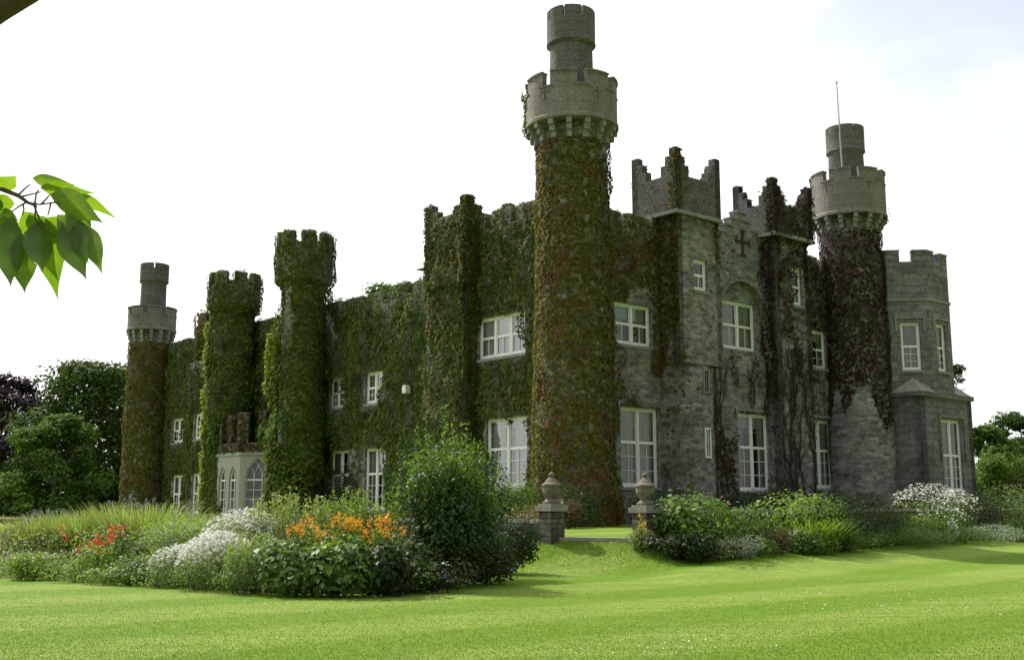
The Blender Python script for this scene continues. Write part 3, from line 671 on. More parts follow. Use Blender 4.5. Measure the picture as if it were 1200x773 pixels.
tA = square_turret('At', -.25, 2.5, 6.9, 9.9, (-.36, 2.6, 6.79, 10.02), 11.95, 15.3, [(.5, .75), (.45, .35)])
# right front walls
rH = RP(.8); opsH = [(3.25, 5.55, 8.7, 10.55), (3.5, 5.9, 2.5, 5.95)]
wall_part('H', rH, crenel(.8, 6.4, 14.1, 14.7, 1.3, .35, True), opsH)
window(rH, *opsH[0], lights=2, cols=2, rows=(1, 1), curtain=.45); window(rH, *opsH[1], lights=2, cols=2, rows=(2, 3), transom=.56, curtain=.55)
rJ = RP(.35); opsJ = [(9.9, 13.37, 8.95, 12.5), (10.95, 13.3, 2.4, 6.05)]; winJ = (10.45, 12.95, 9.15, 11.5)
gab = [(9.0, 10.2, 14.3), (10.2, 10.55, 14.75), (10.55, 10.95, 15.15), (10.95, 11.4, 15.5), (11.4, 12.1, 15.9), (12.1, 12.5, 15.5), (12.5, 12.95, 15.1), (12.95, 13.5, 14.7)]
oj = wall_part('J', rJ, gab, opsJ, name='gable_wall')
mb = MB(); wall(mb, RP(.65), [(9.9, 13.37, 12.5)], 8.95, [winJ])
for i in range(24):                                        # spandrels and soffit of the arched recess
    a, b = PI*i/24, PI*(i+1)/24; cx, cz, rr = 11.635, 10.72, 1.735; q = lambda t, d: rJ.p(cx-rr*math.cos(t), d, cz+rr*math.sin(t))
    m = (a+b)/2; mb.face([q(a, 0), q(b, 0), rJ.p(cx-rr*math.cos(b), 0, 12.5), rJ.p(cx-rr*math.cos(a), 0, 12.5)], rJ.n3)
    mb.face([q(a, 0), q(b, 0), q(b, -.3), q(a, -.3)], (math.cos(m), 0, -math.sin(m)))
mb.build('arched_recess', 'rubble', oj)
window(RP(.65), *winJ, lights=2, cols=2, rows=(1, 1), curtain=.7); window(rJ, *opsJ[1], lights=2, cols=2, rows=(2, 3), transom=.56, curtain=.4)
mb = MB(); cx, cz, rr = 11.635, 10.72, 1.735                 # relieving arch over the gable window
for i in range(20):
    a, b = PI*i/20, PI*(i+1)/20; q = lambda t, r, d: rJ.p(cx-r*math.cos(t), d, cz+r*math.sin(t))
    mb.face([q(a, rr, .07), q(b, rr, .07), q(b, rr+.2, .07), q(a, rr+.2, .07)], rJ.n3)
    mb.face([q(a, rr, 0), q(b, rr, 0), q(b, rr, .07), q(a, rr, .07)], -(rJ.s3*-math.cos((a+b)/2)+Vector((0, 0, math.sin((a+b)/2)))))
    mb.face([q(a, rr+.2, 0), q(b, rr+.2, 0), q(b, rr+.2, .07), q(a, rr+.2, .07)], (rJ.s3*-math.cos((a+b)/2)+Vector((0, 0, math.sin((a+b)/2)))))
mb.build('hood_arch', 'ashlar', oj)
mb = MB()
mb.box(rJ, 11.68, 11.82, 0, .06, 13.75, 15.05); mb.box(rJ, 11.2, 11.68, 0, .06, 14.38, 14.52); mb.box(rJ, 11.82, 12.3, 0, .06, 14.38, 14.52)
for a in (11.2, 12.22): mb.box(rJ, a, a+.08, .06, .075, 14.25, 14.65)
for z in (13.75, 14.97): mb.box(rJ, 11.55, 11.95, .06, .075, z, z+.08)
mb.build('stone_cross', 'dark_room', oj)
mb = MB()
for a, b, t in gab[1:]: mb.box(rJ, a-.03, b+.03, -.48, .06, t-.002, t+.09+.001*a)
mb.build('coping', 'trim', oj)
rK = RP(.78); opsK = [(17.85, 19.1, 8.8, 10.8), (17.15, 19.3, 2.6, 6.1)]
wall_part('K', rK, crenel(15.9, 20.4, 14.1, 14.75, 1.2, .35), opsK)
window(rK, *opsK[0], lights=1, cols=2, rows=(2, 2), curtain=.5); window(rK, *opsK[1], lights=2, cols=2, rows=(2, 3), transom=.55, curtain=.5)
# hood moulds over ground floor windows of the right front
for pl, o in ((rH, opsH[1]), (rJ, opsJ[1]), (rK, opsK[1])):
    mb = MB(); mb.box(pl, o[0]-.2, o[1]+.2, 0, .1, o[3]+.1, o[3]+.24)
    for a in (o[0]-.2, o[1]+.08): mb.box(pl, a, a+.12, 0, .1, o[3]-.25, o[3]+.1)
    mb.build('hood_mould', 'ashlar', castle)
# octagonal tower on a square foot at the right end
def bay_tower():
    u0, u1, v0, v1 = 21.6, 26.85, -3., 2.25; zc = 7.5; cc = ((u0+u1)/2, (v0+v1)/2); Rr = (u1-u0)/2
    mb = MB(); op = [(23.55, 25.6, 2.45, 6.2)]
    wall(mb, RP(v0), [(u0, u1, zc)], ZB, op); wall(mb, LP(u0), [(v0, v1, zc)], ZB)
    wall(mb, Plane((u1, 0), (0, 1), (1, 0)), [(v0, v1, zc)], ZB); wall(mb, Plane((0, v1), (1, 0), (0, 1)), [(u0, u1, zc)], ZB)
    for i in range(3): mb.box(RP(v0), u0-.05*(3-i), u1+.05*(3-i), -.1, .05*(3-i), ZB+.25*i, ZB+.25*(i+1)-.002*i)
    t = mb.build('square_tower_base', 'ashlar', castle)
    c = MB(); ring_course(c, u0, u1, v0, v1, zc-.18, zc+.06, .12); c.build('cornice', 'ashlar', t)
    window(RP(v0), *op[0], lights=2, cols=2, rows=(2, 3), transom=.5, curtain=.6)
    h = MB(); h.box(RP(v0), op[0][0]-.3, op[0][1]+.3, 0, .11, 6.3, 6.45)
    for a in (op[0][0]-.3, op[0][1]+.18): h.box(RP(v0), a, a+.12, 0, .11, 4.0, 6.3)
    h.build('hood_mould', 'ashlar', t)
    k = Rr*math.tan(R(22.5)); R_ = Rr-.06
    pts = [(cc[0]+R_/math.cos(R(22.5))*math.cos(R(22.5+45*i)), cc[1]+R_/math.cos(R(22.5))*math.sin(R(22.5+45*i))) for i in range(8)]
    o = MB(); s_ = MB(); cp_ = MB(); hms = []; roofs = MB(); wins = []
    for i in range(8):
        a, b = pts[i], pts[(i+1) % 8]; d = Vector((b[0]-a[0], b[1]-a[1])); L_ = d.length; d.normalize()
        n = (d.y, -d.x); pl = Plane(a, (d.x, d.y), n)
        ops = []
        mid = math.degrees(math.atan2(n[1], n[0])) % 360
        if abs(mid-225) < 1: ops = [(L_/2-.5, L_/2+.5, 8.75, 11.3)]
        if abs(mid-270) < 1: ops = [(L_/2-.5, L_/2+.5, 8.75, 11.3)]
        wall(o, pl, [(0, .72, 15.15), (.72, L_-.72, 14.5), (L_-.72, L_, 15.15)], zc, ops)
        s_.box(pl, -.03, L_+.03, -.05, .07, 12.45, 12.6)
        for q0, q1, zt in ((-.02, .74, 15.15), (L_-.74, L_+.02, 15.15), (.74, L_-.74, 14.5)): cp_.box(pl, q0, q1, -.47, .04, zt, zt+.08)
        if ops:
            wins.append((pl, ops[0]))
            w = ops[0]; hm_ = MB(); hm_.box(pl, w[0]-.28, w[1]+.28, 0, .09, 11.5, 11.62)
            for q in (w[0]-.28, w[1]+.18): hm_.box(pl, q, q+.1, 0, .09, 10.8, 11.5)
            hms.append(hm_)
    ot = o.build('octagonal_tower', 'ashlar', castle); s_.build('string_course', 'trim', ot); cp_.build('coping', 'trim', ot); [h_.build('hood_mould', 'trim', ot) for h_ in hms]; S['M'] = o
    roofs.face([(p[0], p[1], 14.1) for p in pts], (0, 0, 1)); roofs.build('roof', 'roof', ot)
    for pl, w in wins: window(pl, *w, lights=1, cols=2, rows=(2, 3), transom=.5, curtain=.85)
    br = MB()                                             # corner broaches
    for sx, sy in ((u0, v0), (u1, v0), (u0, v1), (u1, v1)):
        ix = 1 if sx == u0 else -1; iy = 1 if sy == v0 else -1; q = 1.62
        apex = (sx+ix*.95, sy+iy*.95, zc+1.0); A, B, C_ = (sx-ix*.06, sy-iy*.06, zc+.05), (sx+ix*q, sy-iy*.06, zc+.05), (sx-ix*.06, sy+iy*q, zc+.05)
        br.face([A, B, apex], (0, -iy, .5)); br.face([A, C_, apex], (-ix, 0, .5))
    br.build('broach', 'coping', ot)
bay_tower()
# ranges behind the fronts: flat roofs and rear walls
mb = MB()
for (u0, u1, v0, v1, z) in ((.45, 25.5, .9, 12, 13.4), (.6, 12, 12, 43, 11.6)):
    mb.face([(u0, v0, z), (u1, v0, z), (u1, v1, z), (u0, v1, z)], (0, 0, 1))
mb.build('roof', 'roof', castle)
mb = MB()
wall(mb, Plane((0, 12.2), (1, 0), (0, 1)), [(12, 25.5, 13.9)], ZB); wall(mb, Plane((25.6, 0), (0, 1), (1, 0)), [(2, 12.2, 13.9)], ZB)
wall(mb, Plane((12.1, 0), (0, 1), (1, 0)), [(12, 43, 12.2)], ZB); wall(mb, Plane((0, 43.4), (1, 0), (0, 1)), [(.5, 12.1, 12.4)], ZB)
wall(mb, LP(10.), [(1, 12, 14.2)], 11, (), .5)
mb.build('rear_wall', 'rubble', castle)
mb = MB(); pl = LP(.5)                                    # small lamp on the low wing
mb.box(pl, 12.15, 12.45, .1, .4, 7.2, 7.55); mb.box(pl, 12.25, 12.35, 0, .4, 7.55, 7.62); mb.build('wall_lantern', 'white', castle)

# flagpole on the right round tower
fp = thing('flagpole', 'thin pale flagpole rising from the battlement of the right round tower', 'flagpole', (*uv2w(19.4, -.55), 18.2), 0)
mb = MB(); mb.tube([(0, 0, 0), (-.05, 0, 3), (-.1, 0, 6.1)], [.05, .042, .025], 8); mb.build('pole', 'metal', fp)
mb = MB(); mb.lathe((-.1, 0), [(0, 6.08), (.06, 6.13), (.06, 6.17), (0, 6.22)], 10); mb.build('finial', 'metal', fp)

# ------------------------------------------------------------------ creepers
def creeper(label, keys, mat, dens=85, size=.2, thick=.22, mask=None, wins=(), lump=.9, cat='creeper', ztop=99):
    mbs = []
    for k in keys:
        s = S[k]; mbs += list(s) if isinstance(s, tuple) else [s]
    P, N = scatter(mbs, dens, CAM)
    keep = np.ones(len(P), bool)
    pr = mask(P, N) if mask else np.ones(len(P))
    keep &= rng.random(len(P)) < pr
    edge = .1+.12*fnoise(P, 3.1)
    for (ax, w) in wins:
        q = P[:, 1] if ax == 'L' else P[:, 0]
        keep &= ~((q > w[0]-edge) & (q < w[1]+edge) & (P[:, 2] > w[2]-.12-edge*.3) & (P[:, 2] < w[3]+edge*.4))
    P, N = P[keep], N[keep]; n = len(P)
    h = thick*(.45+.5*fnoise(P, lump)+.5*fnoise(P*[1, 1, .8], 3.)+.2*fnoise(P, 7.)); h = np.clip(h, .02, thick*1.9)*(.55+.6*rng.random(n))*np.where(P[:, 2] > ztop, .3, 1)
    Q = P+N*h[:, None]
    up = np.array([0, 0, 1.])
    nl = unit(N*1.0+up*.4+rdir(n)*.42); T = unit(-up*.9+rdir(n)*.5)
    Ln = size*rng.choice([.55, .75, .95, 1.15, 1.45], n, p=[.2, .3, .27, .17, .06])*np.where(P[:, 2] > ztop, .8, 1); q = leaves(Q, nl, T, Ln, Ln*rng.uniform(.7, 1., n))
    o = quads('wall_creeper', q, mat); o.location = P0; o.rotation_euler = (0, 0, ANG)
    return tag(o, label, cat, 'creepers on the castle walls')
WL = lambda ops: [('L', w) for w in ops]
WR = lambda ops: [('R', w) for w in ops]
def zfade(P, lo, hi): return sstep(lo, hi, P[:, 2])
def m_ct(P, N):
    top = 17.0+.8*fnoise(P*[1, 1, .3], 1.3)
    p = 1-.8*sstep(top-.8, top, P[:, 2]); ang = np.degrees(np.arctan2(P[:, 1], P[:, 0]))
    ragged = (P[:, 2] > 16.75)
    p = np.where(ragged, np.where((np.abs(ang-100) < 45) & (P[:, 2] < 19.2), .8, .12*(P[:, 2] < 17.3)), p)
    return p*np.where(fnoise(P, 1.7) < -1.2, .7, 1)
creeper('olive and russet creeper wrapping the tall near corner tower', ['ct'], 'ivy_olive', 230, .135, .14, m_ct)
creeper('dark green creeper over the tall block left of the corner tower', ['A'], 'ivy', 220, .145, .32, None, WL(opsA), 1.3, ztop=14.3)
creeper('dark creeper hiding the stepped square turret at the left end of the tall block', ['At', 'Ath'], 'ivy', 220, .145, .22, None, (), 1.2, ztop=15.0)
creeper('deep green creeper over the low wing with four white windows', ['B'], 'ivy_deep', 200, .155, .36, lambda P, N: np.where((P[:, 1] > 16.3) & (P[:, 1] < 17.8) & (P[:, 2] > 1.) & (P[:, 2] < 4.8), .25, 1.), WL(opsB), 1.3, ztop=12.2)
def m_C(P, N):
    a = np.degrees(np.arctan2(P[:, 1]-20.5, P[:, 0]+1)); return np.where((P[:, 2] > 10.3) & (P[:, 2] < 13.7) & (np.abs(a+168) < 16+5*fnoise(P, 1.5)), .15, 1.)
creeper('thick bulging green creeper swallowing the tallest round turret of the left front', ['C', 'Cm'], 'ivy_deep', 230, .165, .4, m_C, (), 1.2, ztop=13.7)
creeper('green creeper on the round turret behind the bay window, bright on its left edge', ['E', 'Em'], 'ivy_deep', 210, .17, .34, None, (), 1.2, ztop=13.6)
creeper('shaded creeper on the recessed wall between the two round turrets', ['CE'], 'ivy_deep', 90, .22, .3, None, (), ztop=12.2)
creeper('red tinted creeper on the tall merlons above the bay window', ['D'], 'ivy_red', 190, .13, .07)
creeper('brownish green creeper over the far left wing', ['F', 'F2'], 'ivy', 150, .175, .22, None, WL(opsF+opsG), ztop=12.3)
creeper('brown creeper on the small round turret rising behind the far left wing', ['F3', 'F3m'], 'ivy_olive', 70, .25, .18, lambda P, N: (P[:, 2] > 10.5)*1.)
creeper('brown green creeper wrapping the far left round tower', ['lt'], 'ivy_olive', 150, .165, .12, lambda P, N: np.where(P[:, 2] > 13.2, .06*(P[:, 2] < 14), 1.))
def m_H(P, N):
    t = fnoise(P, 1.3)
    p = np.where(P[:, 2] > 10.6+.5*t, np.where(t < -.7, .3, .95), 0)
    p = np.maximum(p, np.where((P[:, 0] < 3.1+.4*t), .9, 0)); p = np.maximum(p, np.where(P[:, 0] > 5.7+.25*t, .9*(P[:, 2] > 7.5), 0))
    low = (P[:, 2] < 8.6) & (P[:, 2] > 5.9) & (t+ (4.2-P[:, 0])*.7 > -.1); return np.maximum(p, np.where(low, .55, 0))
creeper('green and red creeper between the corner tower and the first square turret', ['H'], 'ivy_olive', 180, .14, .18, m_H, WR(opsH), ztop=14)
def m_I(P, N):
    t = fnoise(P*[1, 1, .5], 1.6); left = N[:, 0] < -.5; hd = P[:, 2] > 14.85
    p = np.where(left & ~hd, np.where(P[:, 2] > 8.5+fnoise(P, 1.2), .95, .12), 0)
    fr = (~left) & ~hd; p = np.where(fr, np.where(t+(P[:, 2]-12.9)*.55 > .45, .7, np.where((P[:, 2] < 9) & (P[:, 0] < 6.9), .25*(t > .45), 0.02)), p)
    d = np.hypot(P[:, 0]-5.85, P[:, 1]+.62); return np.where(hd, np.where((d < .75+.35*t) | (t > .55), .55, .06), p)
creeper('thin dark creeper on the first square turret with stepped merlons', ['I', 'Ih'], 'ivy_olive', 110, .16, .12, m_I, WR(opI), ztop=14.8)
def m_K2(P, N):
    t = fnoise(P*[1, 1, .45], 1.8); hd = P[:, 2] > 15
    left = N[:, 0] < -.5
    p = np.where(P[:, 2] > 10+1.6*t, np.where(t < -.6, .3, .92), np.where(fnoise(P*[1.6, 1.6, .35], 2.4) > .2+(9.5-P[:, 2])*.24, .6, 0.01))
    p = np.where(left & ~hd, np.where(P[:, 2] > 7, .5, .06), p)
    return np.where(hd, np.where(left & (P[:, 1] > 0), .12*(t > 0), np.where(t > -.9, .9, .3)), p)
cr_K2 = creeper('blackish maroon creeper smothering the second square turret', ['K2', 'K2h'], 'ivy_maroon', 170, .135, .2, m_K2, [('R', (14.75, 15.55, 11.6, 13.5))], 1.6, ztop=17.3)
def m_J(P, N):
    t = fnoise(P*[1, 1, .5], 2.6); x, z = P[:, 0], P[:, 2]
    p = np.where((x > 12.7+.35*t) & (z > 7.), np.where(t > -.2, .8, .2), 0)
    p = np.maximum(p, np.where((x > 10.2) & (z < 9) & (z > 4.6) & (fnoise(P*[1.7, 1, .5], 2.6)+.25*t > .1+(12.3-x)*.22+(6.5-z)*.12), .6, 0))
    p = np.maximum(p, np.where((x > 9.5) & (x < 10.9+.3*t) & (z < 5.2+.4*t), .95, 0))
    return np.maximum(p, np.where((x < 9.9) & (z < 9.5) & (t > .4), .4, 0.01))
cr_J = creeper('straggling dry creeper over the cross gable wall', ['J'], 'ivy_maroon', 120, .14, .13, m_J, WR([winJ, opsJ[1]]))
def m_K(P, N):
    t = fnoise(P*[1, 1, .5], 1.9); z = P[:, 2]
    return np.where(z > 10.6, np.where(t > -.35, .85, .2), np.where(z > 6.4, np.where(t > -.5, .7, .1), .12*(t > .3)))
cr_K = creeper('ragged brown creeper on the narrow wall beside the right round tower', ['K'], 'ivy_maroon', 130, .145, .16, m_K, WR(opsK))
def m_rt(P, N):
    z = P[:, 2]; t = fnoise(P*[1, 1, .5], 1.5)
    p = np.where(z > 7.4+.9*t+.8*fnoise(P*[1, 1, .2], 4.5), .97, .0); p = np.where(z > 16.2, np.where((t > -.1), .5*(z < 17), .05), p)
    dr = (z > 16.9) & (z < 19.1) & (t > .25+(z-17)*.35) & (P[:, 0] < 21.5); return np.where(dr, .7, np.where(z > 17, 0, p))
creeper('dark maroon creeper wrapping the upper half of the right round tower', ['rt'], 'ivy_maroon', 170, .14, .15, m_rt)
def creeper_stems(parent, pl, starts, zmax, bounds, z0=.9):
    mb = MB()
    def grow(a, z, r, n, dirz):
        pts, rad = [], []; da = 0
        for i in range(n):
            pts.append(pl.p(a, .03+random.uniform(0, .02), z)); rad.append(r*(1-.75*i/n)); da = da*.6+random.uniform(-.16, .16); a = min(max(a+da, bounds[0]), bounds[1]); z += dirz*random.uniform(.25, .4)
            if z > zmax: break
            if r > .012 and random.random() < .35: grow(a, z, r*.55*(1-.5*i/n), int(n*.5), random.choice([.7, .4, 1]))
        if len(pts) > 2: mb.tube(pts, rad, 5)
    for a, r in starts: grow(a, z0, r, 42, 1.)
    mb.build('stems', 'stem', parent)
creeper_stems(cr_J, rJ, [(9.8, .03), (10.5, .025)], 8.6, (9.3, 10.8))
for a_, z_ in ((13.3, 6.4), (13.0, 6.4), (12.2, 6.5)): creeper_stems(cr_J, rJ, [(a_, .028)], 8.8, (10.6, 13.35), z_)
creeper_stems(cr_K2, RP(-.35), [(13.7, .045), (14.4, .035), (15.2, .03), (15.9, .04)], 9.5, (13.45, 16.05))
creeper_stems(cr_K, rK, [(16.6, .035), (19.5, .03)], 9.5, (16.2, 19.6))
# ivy bank bulging at the foot of the tallest round turret
def leaf_cloud(c, r, n, size, out_w=1., up_w=.6, rnd=.6, shell=.6):
    c = np.asarray(c, float); r = np.asarray(r, float); d = rdir(n); rad = shell+(1-shell)*rng.random(n)**.6
    P = c+d*r*rad[:, None]; N = unit(unit(d/r)*out_w+np.array([0, 0, up_w])+rdir(n)*rnd); T = rdir(n)+np.array([0, 0, -.4])
    Ln = size*rng.uniform(.6, 1.4, n); return leaves(P, N, T, Ln, Ln*rng.uniform(.5, .75, n))
def wall_bush():
    L_ = []
    for (u, v, z, a, b, c, n) in ((-1.5, 20.6, 2.6, 1.3, 1.6, 2.8, 5200), (-1.3, 21.7, 5.0, 1.0, 1.0, 2.4, 3000), (-1.3, 21.6, 8.2, .95, .95, 2.2, 2600), (-1.2, 21.7, 10.5, .7, .7, 1.3, 1100), (-1.7, 19.4, 1.8, .9, 1.1, 1.8, 2000), (-1.5, 22.9, 5.6, .6, .9, .9, 900)):
        L_.append(leaf_cloud((u, v, z), (a, b, c), n, .21))
    o = quads('wall_creeper', np.concatenate(L_), 'ivy_deep'); o.location = P0; o.rotation_euler = (0, 0, ANG)
    tag(o, 'shaggy ivy mound climbing between the bay window and the tallest round turret', 'creeper', 'creepers on the castle walls')
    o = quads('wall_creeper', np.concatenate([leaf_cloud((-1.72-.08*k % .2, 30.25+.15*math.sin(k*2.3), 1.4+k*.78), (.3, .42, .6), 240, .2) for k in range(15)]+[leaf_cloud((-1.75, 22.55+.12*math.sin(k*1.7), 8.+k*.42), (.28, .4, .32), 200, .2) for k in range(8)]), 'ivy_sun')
    o.location = P0; o.rotation_euler = (0, 0, ANG)
    tag(o, 'strand of creeper coloured sunlit yellow green, edging the left sides of the two round turrets', 'creeper', 'creepers on the castle walls')
wall_bush()

# ------------------------------------------------------------------ terrace walls, gate piers
WRZ = math.atan2(UY, UX)
def terrace_wall(label, pl, s0, s1, top0, top1):
    t = thing('terrace_wall', label, 'wall', P0, ANG)
    mb = MB(); n = 30
    for i in range(n):
        a = s0+(s1-s0)*i/n; b = s0+(s1-s0)*(i+1)/n; za, zb = top0+(top1-top0)*i/n, top0+(top1-top0)*(i+1)/n
        mb.face([pl.p(a, 0, 0), pl.p(b, 0, 0), pl.p(b, 0, zb), pl.p(a, 0, za)], pl.n3); mb.face([pl.p(a, -.4, .4), pl.p(b, -.4, .4), pl.p(b, -.4, zb), pl.p(a, -.4, za)], -pl.n3)
    mb.face([pl.p(s1, 0, 0), pl.p(s1, -.4, 0), pl.p(s1, -.4, top1), pl.p(s1, 0, top1)], pl.s3); mb.build('masonry', 'wallstone', t)
    mb = MB(); k = int((s1-s0)/.9)
    for i in range(k):
        a = s0+(s1-s0)*i/k; b = s0+(s1-s0)*(i+1)/k-.012; z = top0+(top1-top0)*(i+.5)/k+random.uniform(-.008, .008); mb.box(pl, a, b, -.46, .06+random.uniform(-.01, .01), z, z+.09)
    mb.build('coping', 'coping', t)
terrace_wall('low stone terrace wall running left from the gate behind the flower bed', LP(uL), vL+.4, 42, 1.2, .92)
terrace_wall('low stone terrace wall running right from the gate along the castle front', RP(vR), uR+.4, 40, 1.45, 1.62)
def gate_pier(p, label, zt):
    t = thing('gate_pier', label, 'gate pier', (p[0], p[1], 0), ANG, 'stone piers of the garden gate')
    pl = Plane((0, 0), (1, 0), (0, 1)); mb = MB(); mb.box(pl, -.25, .25, -.25, .25, .2, zt-.14); mb.build('shaft', 'wallstone', t)
    mb = MB(); mb.box(pl, -.32, .32, -.32, .32, zt-.14, zt); mb.box(pl, -.26, .26, -.26, .26, zt, zt+.06); mb.build('cap', 'coping', t)
    mb = MB(); z = zt+.06
    mb.lathe((0, 0), [(.22, z), (.23, z+.05), (.17, z+.09), (.13, z+.14), (.17, z+.2), (.235, z+.28), (.25, z+.37), (.235, z+.46), (.27, z+.48), (.26, z+.53), (.18, z+.57), (.15, z+.63), (.1, z+.68), (.07, z+.7), (.06, z+.73), (.085, z+.77), (.07, z+.82), (0, z+.85)], 20)
    o = mb.build('urn', 'urn', t)
gate_pier(PL, 'left stone gate pier with urn, half hidden beside the tall leafy bush', 1.66)
gate_pier(PR, 'right stone gate pier with weathered urn, beside the hydrangea shrub', 1.62)
mb = MB(); a = math.atan2(PR[1]-PL[1], PR[0]-PL[0]); pl = Plane(PL, (math.cos(a), math.sin(a)), (math.sin(a), -math.cos(a)))
mb.box(pl, .25, math.hypot(PR[0]-PL[0], PR[1]-PL[1])-.25, -.3, .1, .4, .832); o = mb.build('threshold_kerb', 'coping'); o['kind'] = 'structure'

# ------------------------------------------------------------------ plants
def lobes(w, d, h, k):
    out_ = [((0, 0, h*.5), (w*.42, d*.42, h*.5))]
    for i in range(k):
        a = random.uniform(0, 2*PI); q = random.uniform(.25, .62)
        lz = h*random.uniform(.3, .78); s = random.uniform(.2, .32)
        out_.append(((math.cos(a)*w*.5*q, math.sin(a)*d*.5*q, lz), (w*s, d*s, min(h*.3, lz, h*1.02-lz)+.02)))
    return out_
def bush_leaves(w, d, h, n, size, k=9, **kw):
    L_ = lobes(w, d, h, k); wt_ = np.array([r[0]*r[1]+r[0]*r[2] for c, r in L_]); wt_ /= wt_.sum(); q = []
    for (c, r), x in zip(L_, wt_):
        q.append(leaf_cloud(c, r, max(8, int(n*x)), size, **kw))
    return np.concatenate(q)
def shoots(w, d, h, ns, size, hmin=.75, per=26):
    """upright leafy shoots breaking out of the top of a bush"""
    q = []
    for i in range(ns):
        a = random.uniform(0, 2*PI); r = math.sqrt(random.random())*.42; x, y = math.cos(a)*w*r, math.sin(a)*d*r
        top = h*(random.uniform(hmin, 1.)-.25*(r/.42)**2*.6); t = rng.random(per); lean = rng.normal(0, .06, 2)
        z0 = top*.55; z = z0+(top-z0)*t; P = np.stack([x+lean[0]*(z-z0)+rng.normal(0, .015, per), y+lean[1]*(z-z0)+rng.normal(0, .015, per), z], 1)
        T = unit(rdir(per)*[1, 1, .3]+np.array([0, 0, .75])); N = unit(rdir(per)+np.array([0, 0, .6])); Ln = size*rng.uniform(.7, 1.3, per); q.append(leaves(P, N, T, Ln, Ln*.42))
    return np.concatenate(q)
def blades(w, d, h, n, width, bend=.5, spread=1.):
    a = rng.uniform(0, 2*PI, n); r = np.sqrt(rng.random(n))*.5; bx, by = np.cos(a)*w*r*.55, np.sin(a)*d*r*.55
    dirx = np.stack([np.cos(a), np.sin(a), np.zeros(n)], 1)*r[:, None]*2*bend*spread+rng.normal(0, .12, (n, 3))*[1, 1, 0]
    H = h*rng.uniform(.55, 1.05, n); B0 = np.stack([bx, by, np.zeros(n)], 1); q = []
    side = unit(np.cross(dirx+rdir(n)*.3, [0, 0, 1.]))*width/2; prev = B0; seg = 3
    for k in range(1, seg+1):
        t = k/seg; C_ = B0+dirx*(t**1.8)[None] * H[:, None] if False else B0+dirx*H[:, None]*t**1.8+np.stack([0*H, 0*H, H*(t-.12*bend*t*t)], 1)
        w0, w1 = 1-.8*((k-1)/seg)**2, 1-.8*t**2
        q.append(np.stack([prev-side*w0, prev+side*w0, C_+side*w1, C_-side*w1], 1)); prev = C_
    return np.concatenate(q)
def flowers(P, size, up=1.):
    n = len(P); N = unit(np.array([0, 0, up])+rdir(n)*.7); T = unit(np.cross(N, rdir(n))); B = np.cross(N, T); s = (size*rng.uniform(.7, 1.25, n))[:, None]; q = []
    for k in range(3):
        a = k*PI/3; D = T*math.cos(a)+B*math.sin(a); E_ = np.cross(N, D); q.append(np.stack([P-D*s*.5, P+E_*s*.14+N*s*.02, P+D*s*.5, P-E_*s*.14+N*s*.02], 1))
    return np.stack(q, 1).reshape(-1, 4, 3)
def spikes(P, h, size, per=14):
    q = []
    for p in P:
        t = rng.random(per); hh = h*random.uniform(.7, 1.2)
        Q = p+np.stack([rng.normal(0, size*.35, per), rng.normal(0, size*.35, per), (t-.5)*hh], 1); N = rdir(per); T = unit(rdir(per)+[0, 0, .4]); Ln = size*rng.uniform(.6, 1.2, per); q.append(leaves(Q, N, T, Ln, Ln*.6))
    return np.concatenate(q)
def dome_pts(w, d, h, n, lo=.35):
    a = rng.uniform(0, 2*PI, n); r = np.sqrt(rng.random(n)); z = np.sqrt(np.maximum(1-r*r, 0))*(1-lo)+lo
    return np.stack([np.cos(a)*r*w*.5, np.sin(a)*r*d*.5, z*h*rng.uniform(.85, 1.05, n)], 1)
def plant(name, label, cat, px, dist, w, h, kind='bush', mat='shrub_green', leaf=.07, n=1500, fl=None, d=None, group=None, z=None, xy=None, **kw):
    """kind: bush | blades | shoots; fl = (material, count, size, 'disc'|'spike'|..)"""
    x, y = xy or (gx(px, dist), dist); d = d or w*.9
    zz = float(ground(x, y)) if z is None else z
    t = thing(name, label, cat, (x, y, zz-.03), random.uniform(-.4, .4), group)
    if kind == 'bush': q = bush_leaves(w, d, h, n, leaf, kw.get('lobes', 9), shell=kw.get('shell', .62), rnd=kw.get('rnd', .6))
    elif kind == 'blades': q = blades(w, d, h, n, leaf, kw.get('bend', .5))
    elif kind == 'tuft': q = np.concatenate([shoots(w, d, h, max(12, n//24), leaf, kw.get('hmin', .7)), bush_leaves(w*.85, d*.85, h*.62, n//3, leaf)])
    quads('foliage', q, mat, t)
    mb = MB()
    for i in range(kw.get('stems', 5)):
        a = random.uniform(0, 2*PI); r = w*.3*random.random(); mb.tube([(0.3*r*math.cos(a), .3*r*math.sin(a), 0), (.7*r*math.cos(a), .7*r*math.sin(a), h*.4), (r*math.cos(a), r*math.sin(a), h*.75)], [.012*h+.006, .009*h+.004, .004], 5)
    mb.build('stem', 'bark', t)
    if fl:
        fm, k, s, ty = fl
        P = dome_pts(w*kw.get('fw', .95), d*kw.get('fw', .95), h*kw.get('fh', 1.04), k, kw.get('flo', .45))
        if ty == 'spike' and k <= 30:
            for p_ in P: quads('flower_spike', spikes(p_[None], s*3, s), fm, t)
        else: quads('flower', flowers(P, s) if ty == 'disc' else spikes(P, s*3, s), fm, t)
    return t
BED = 'plants in the left flower bed'; BEDR = 'plants in the right flower bed'
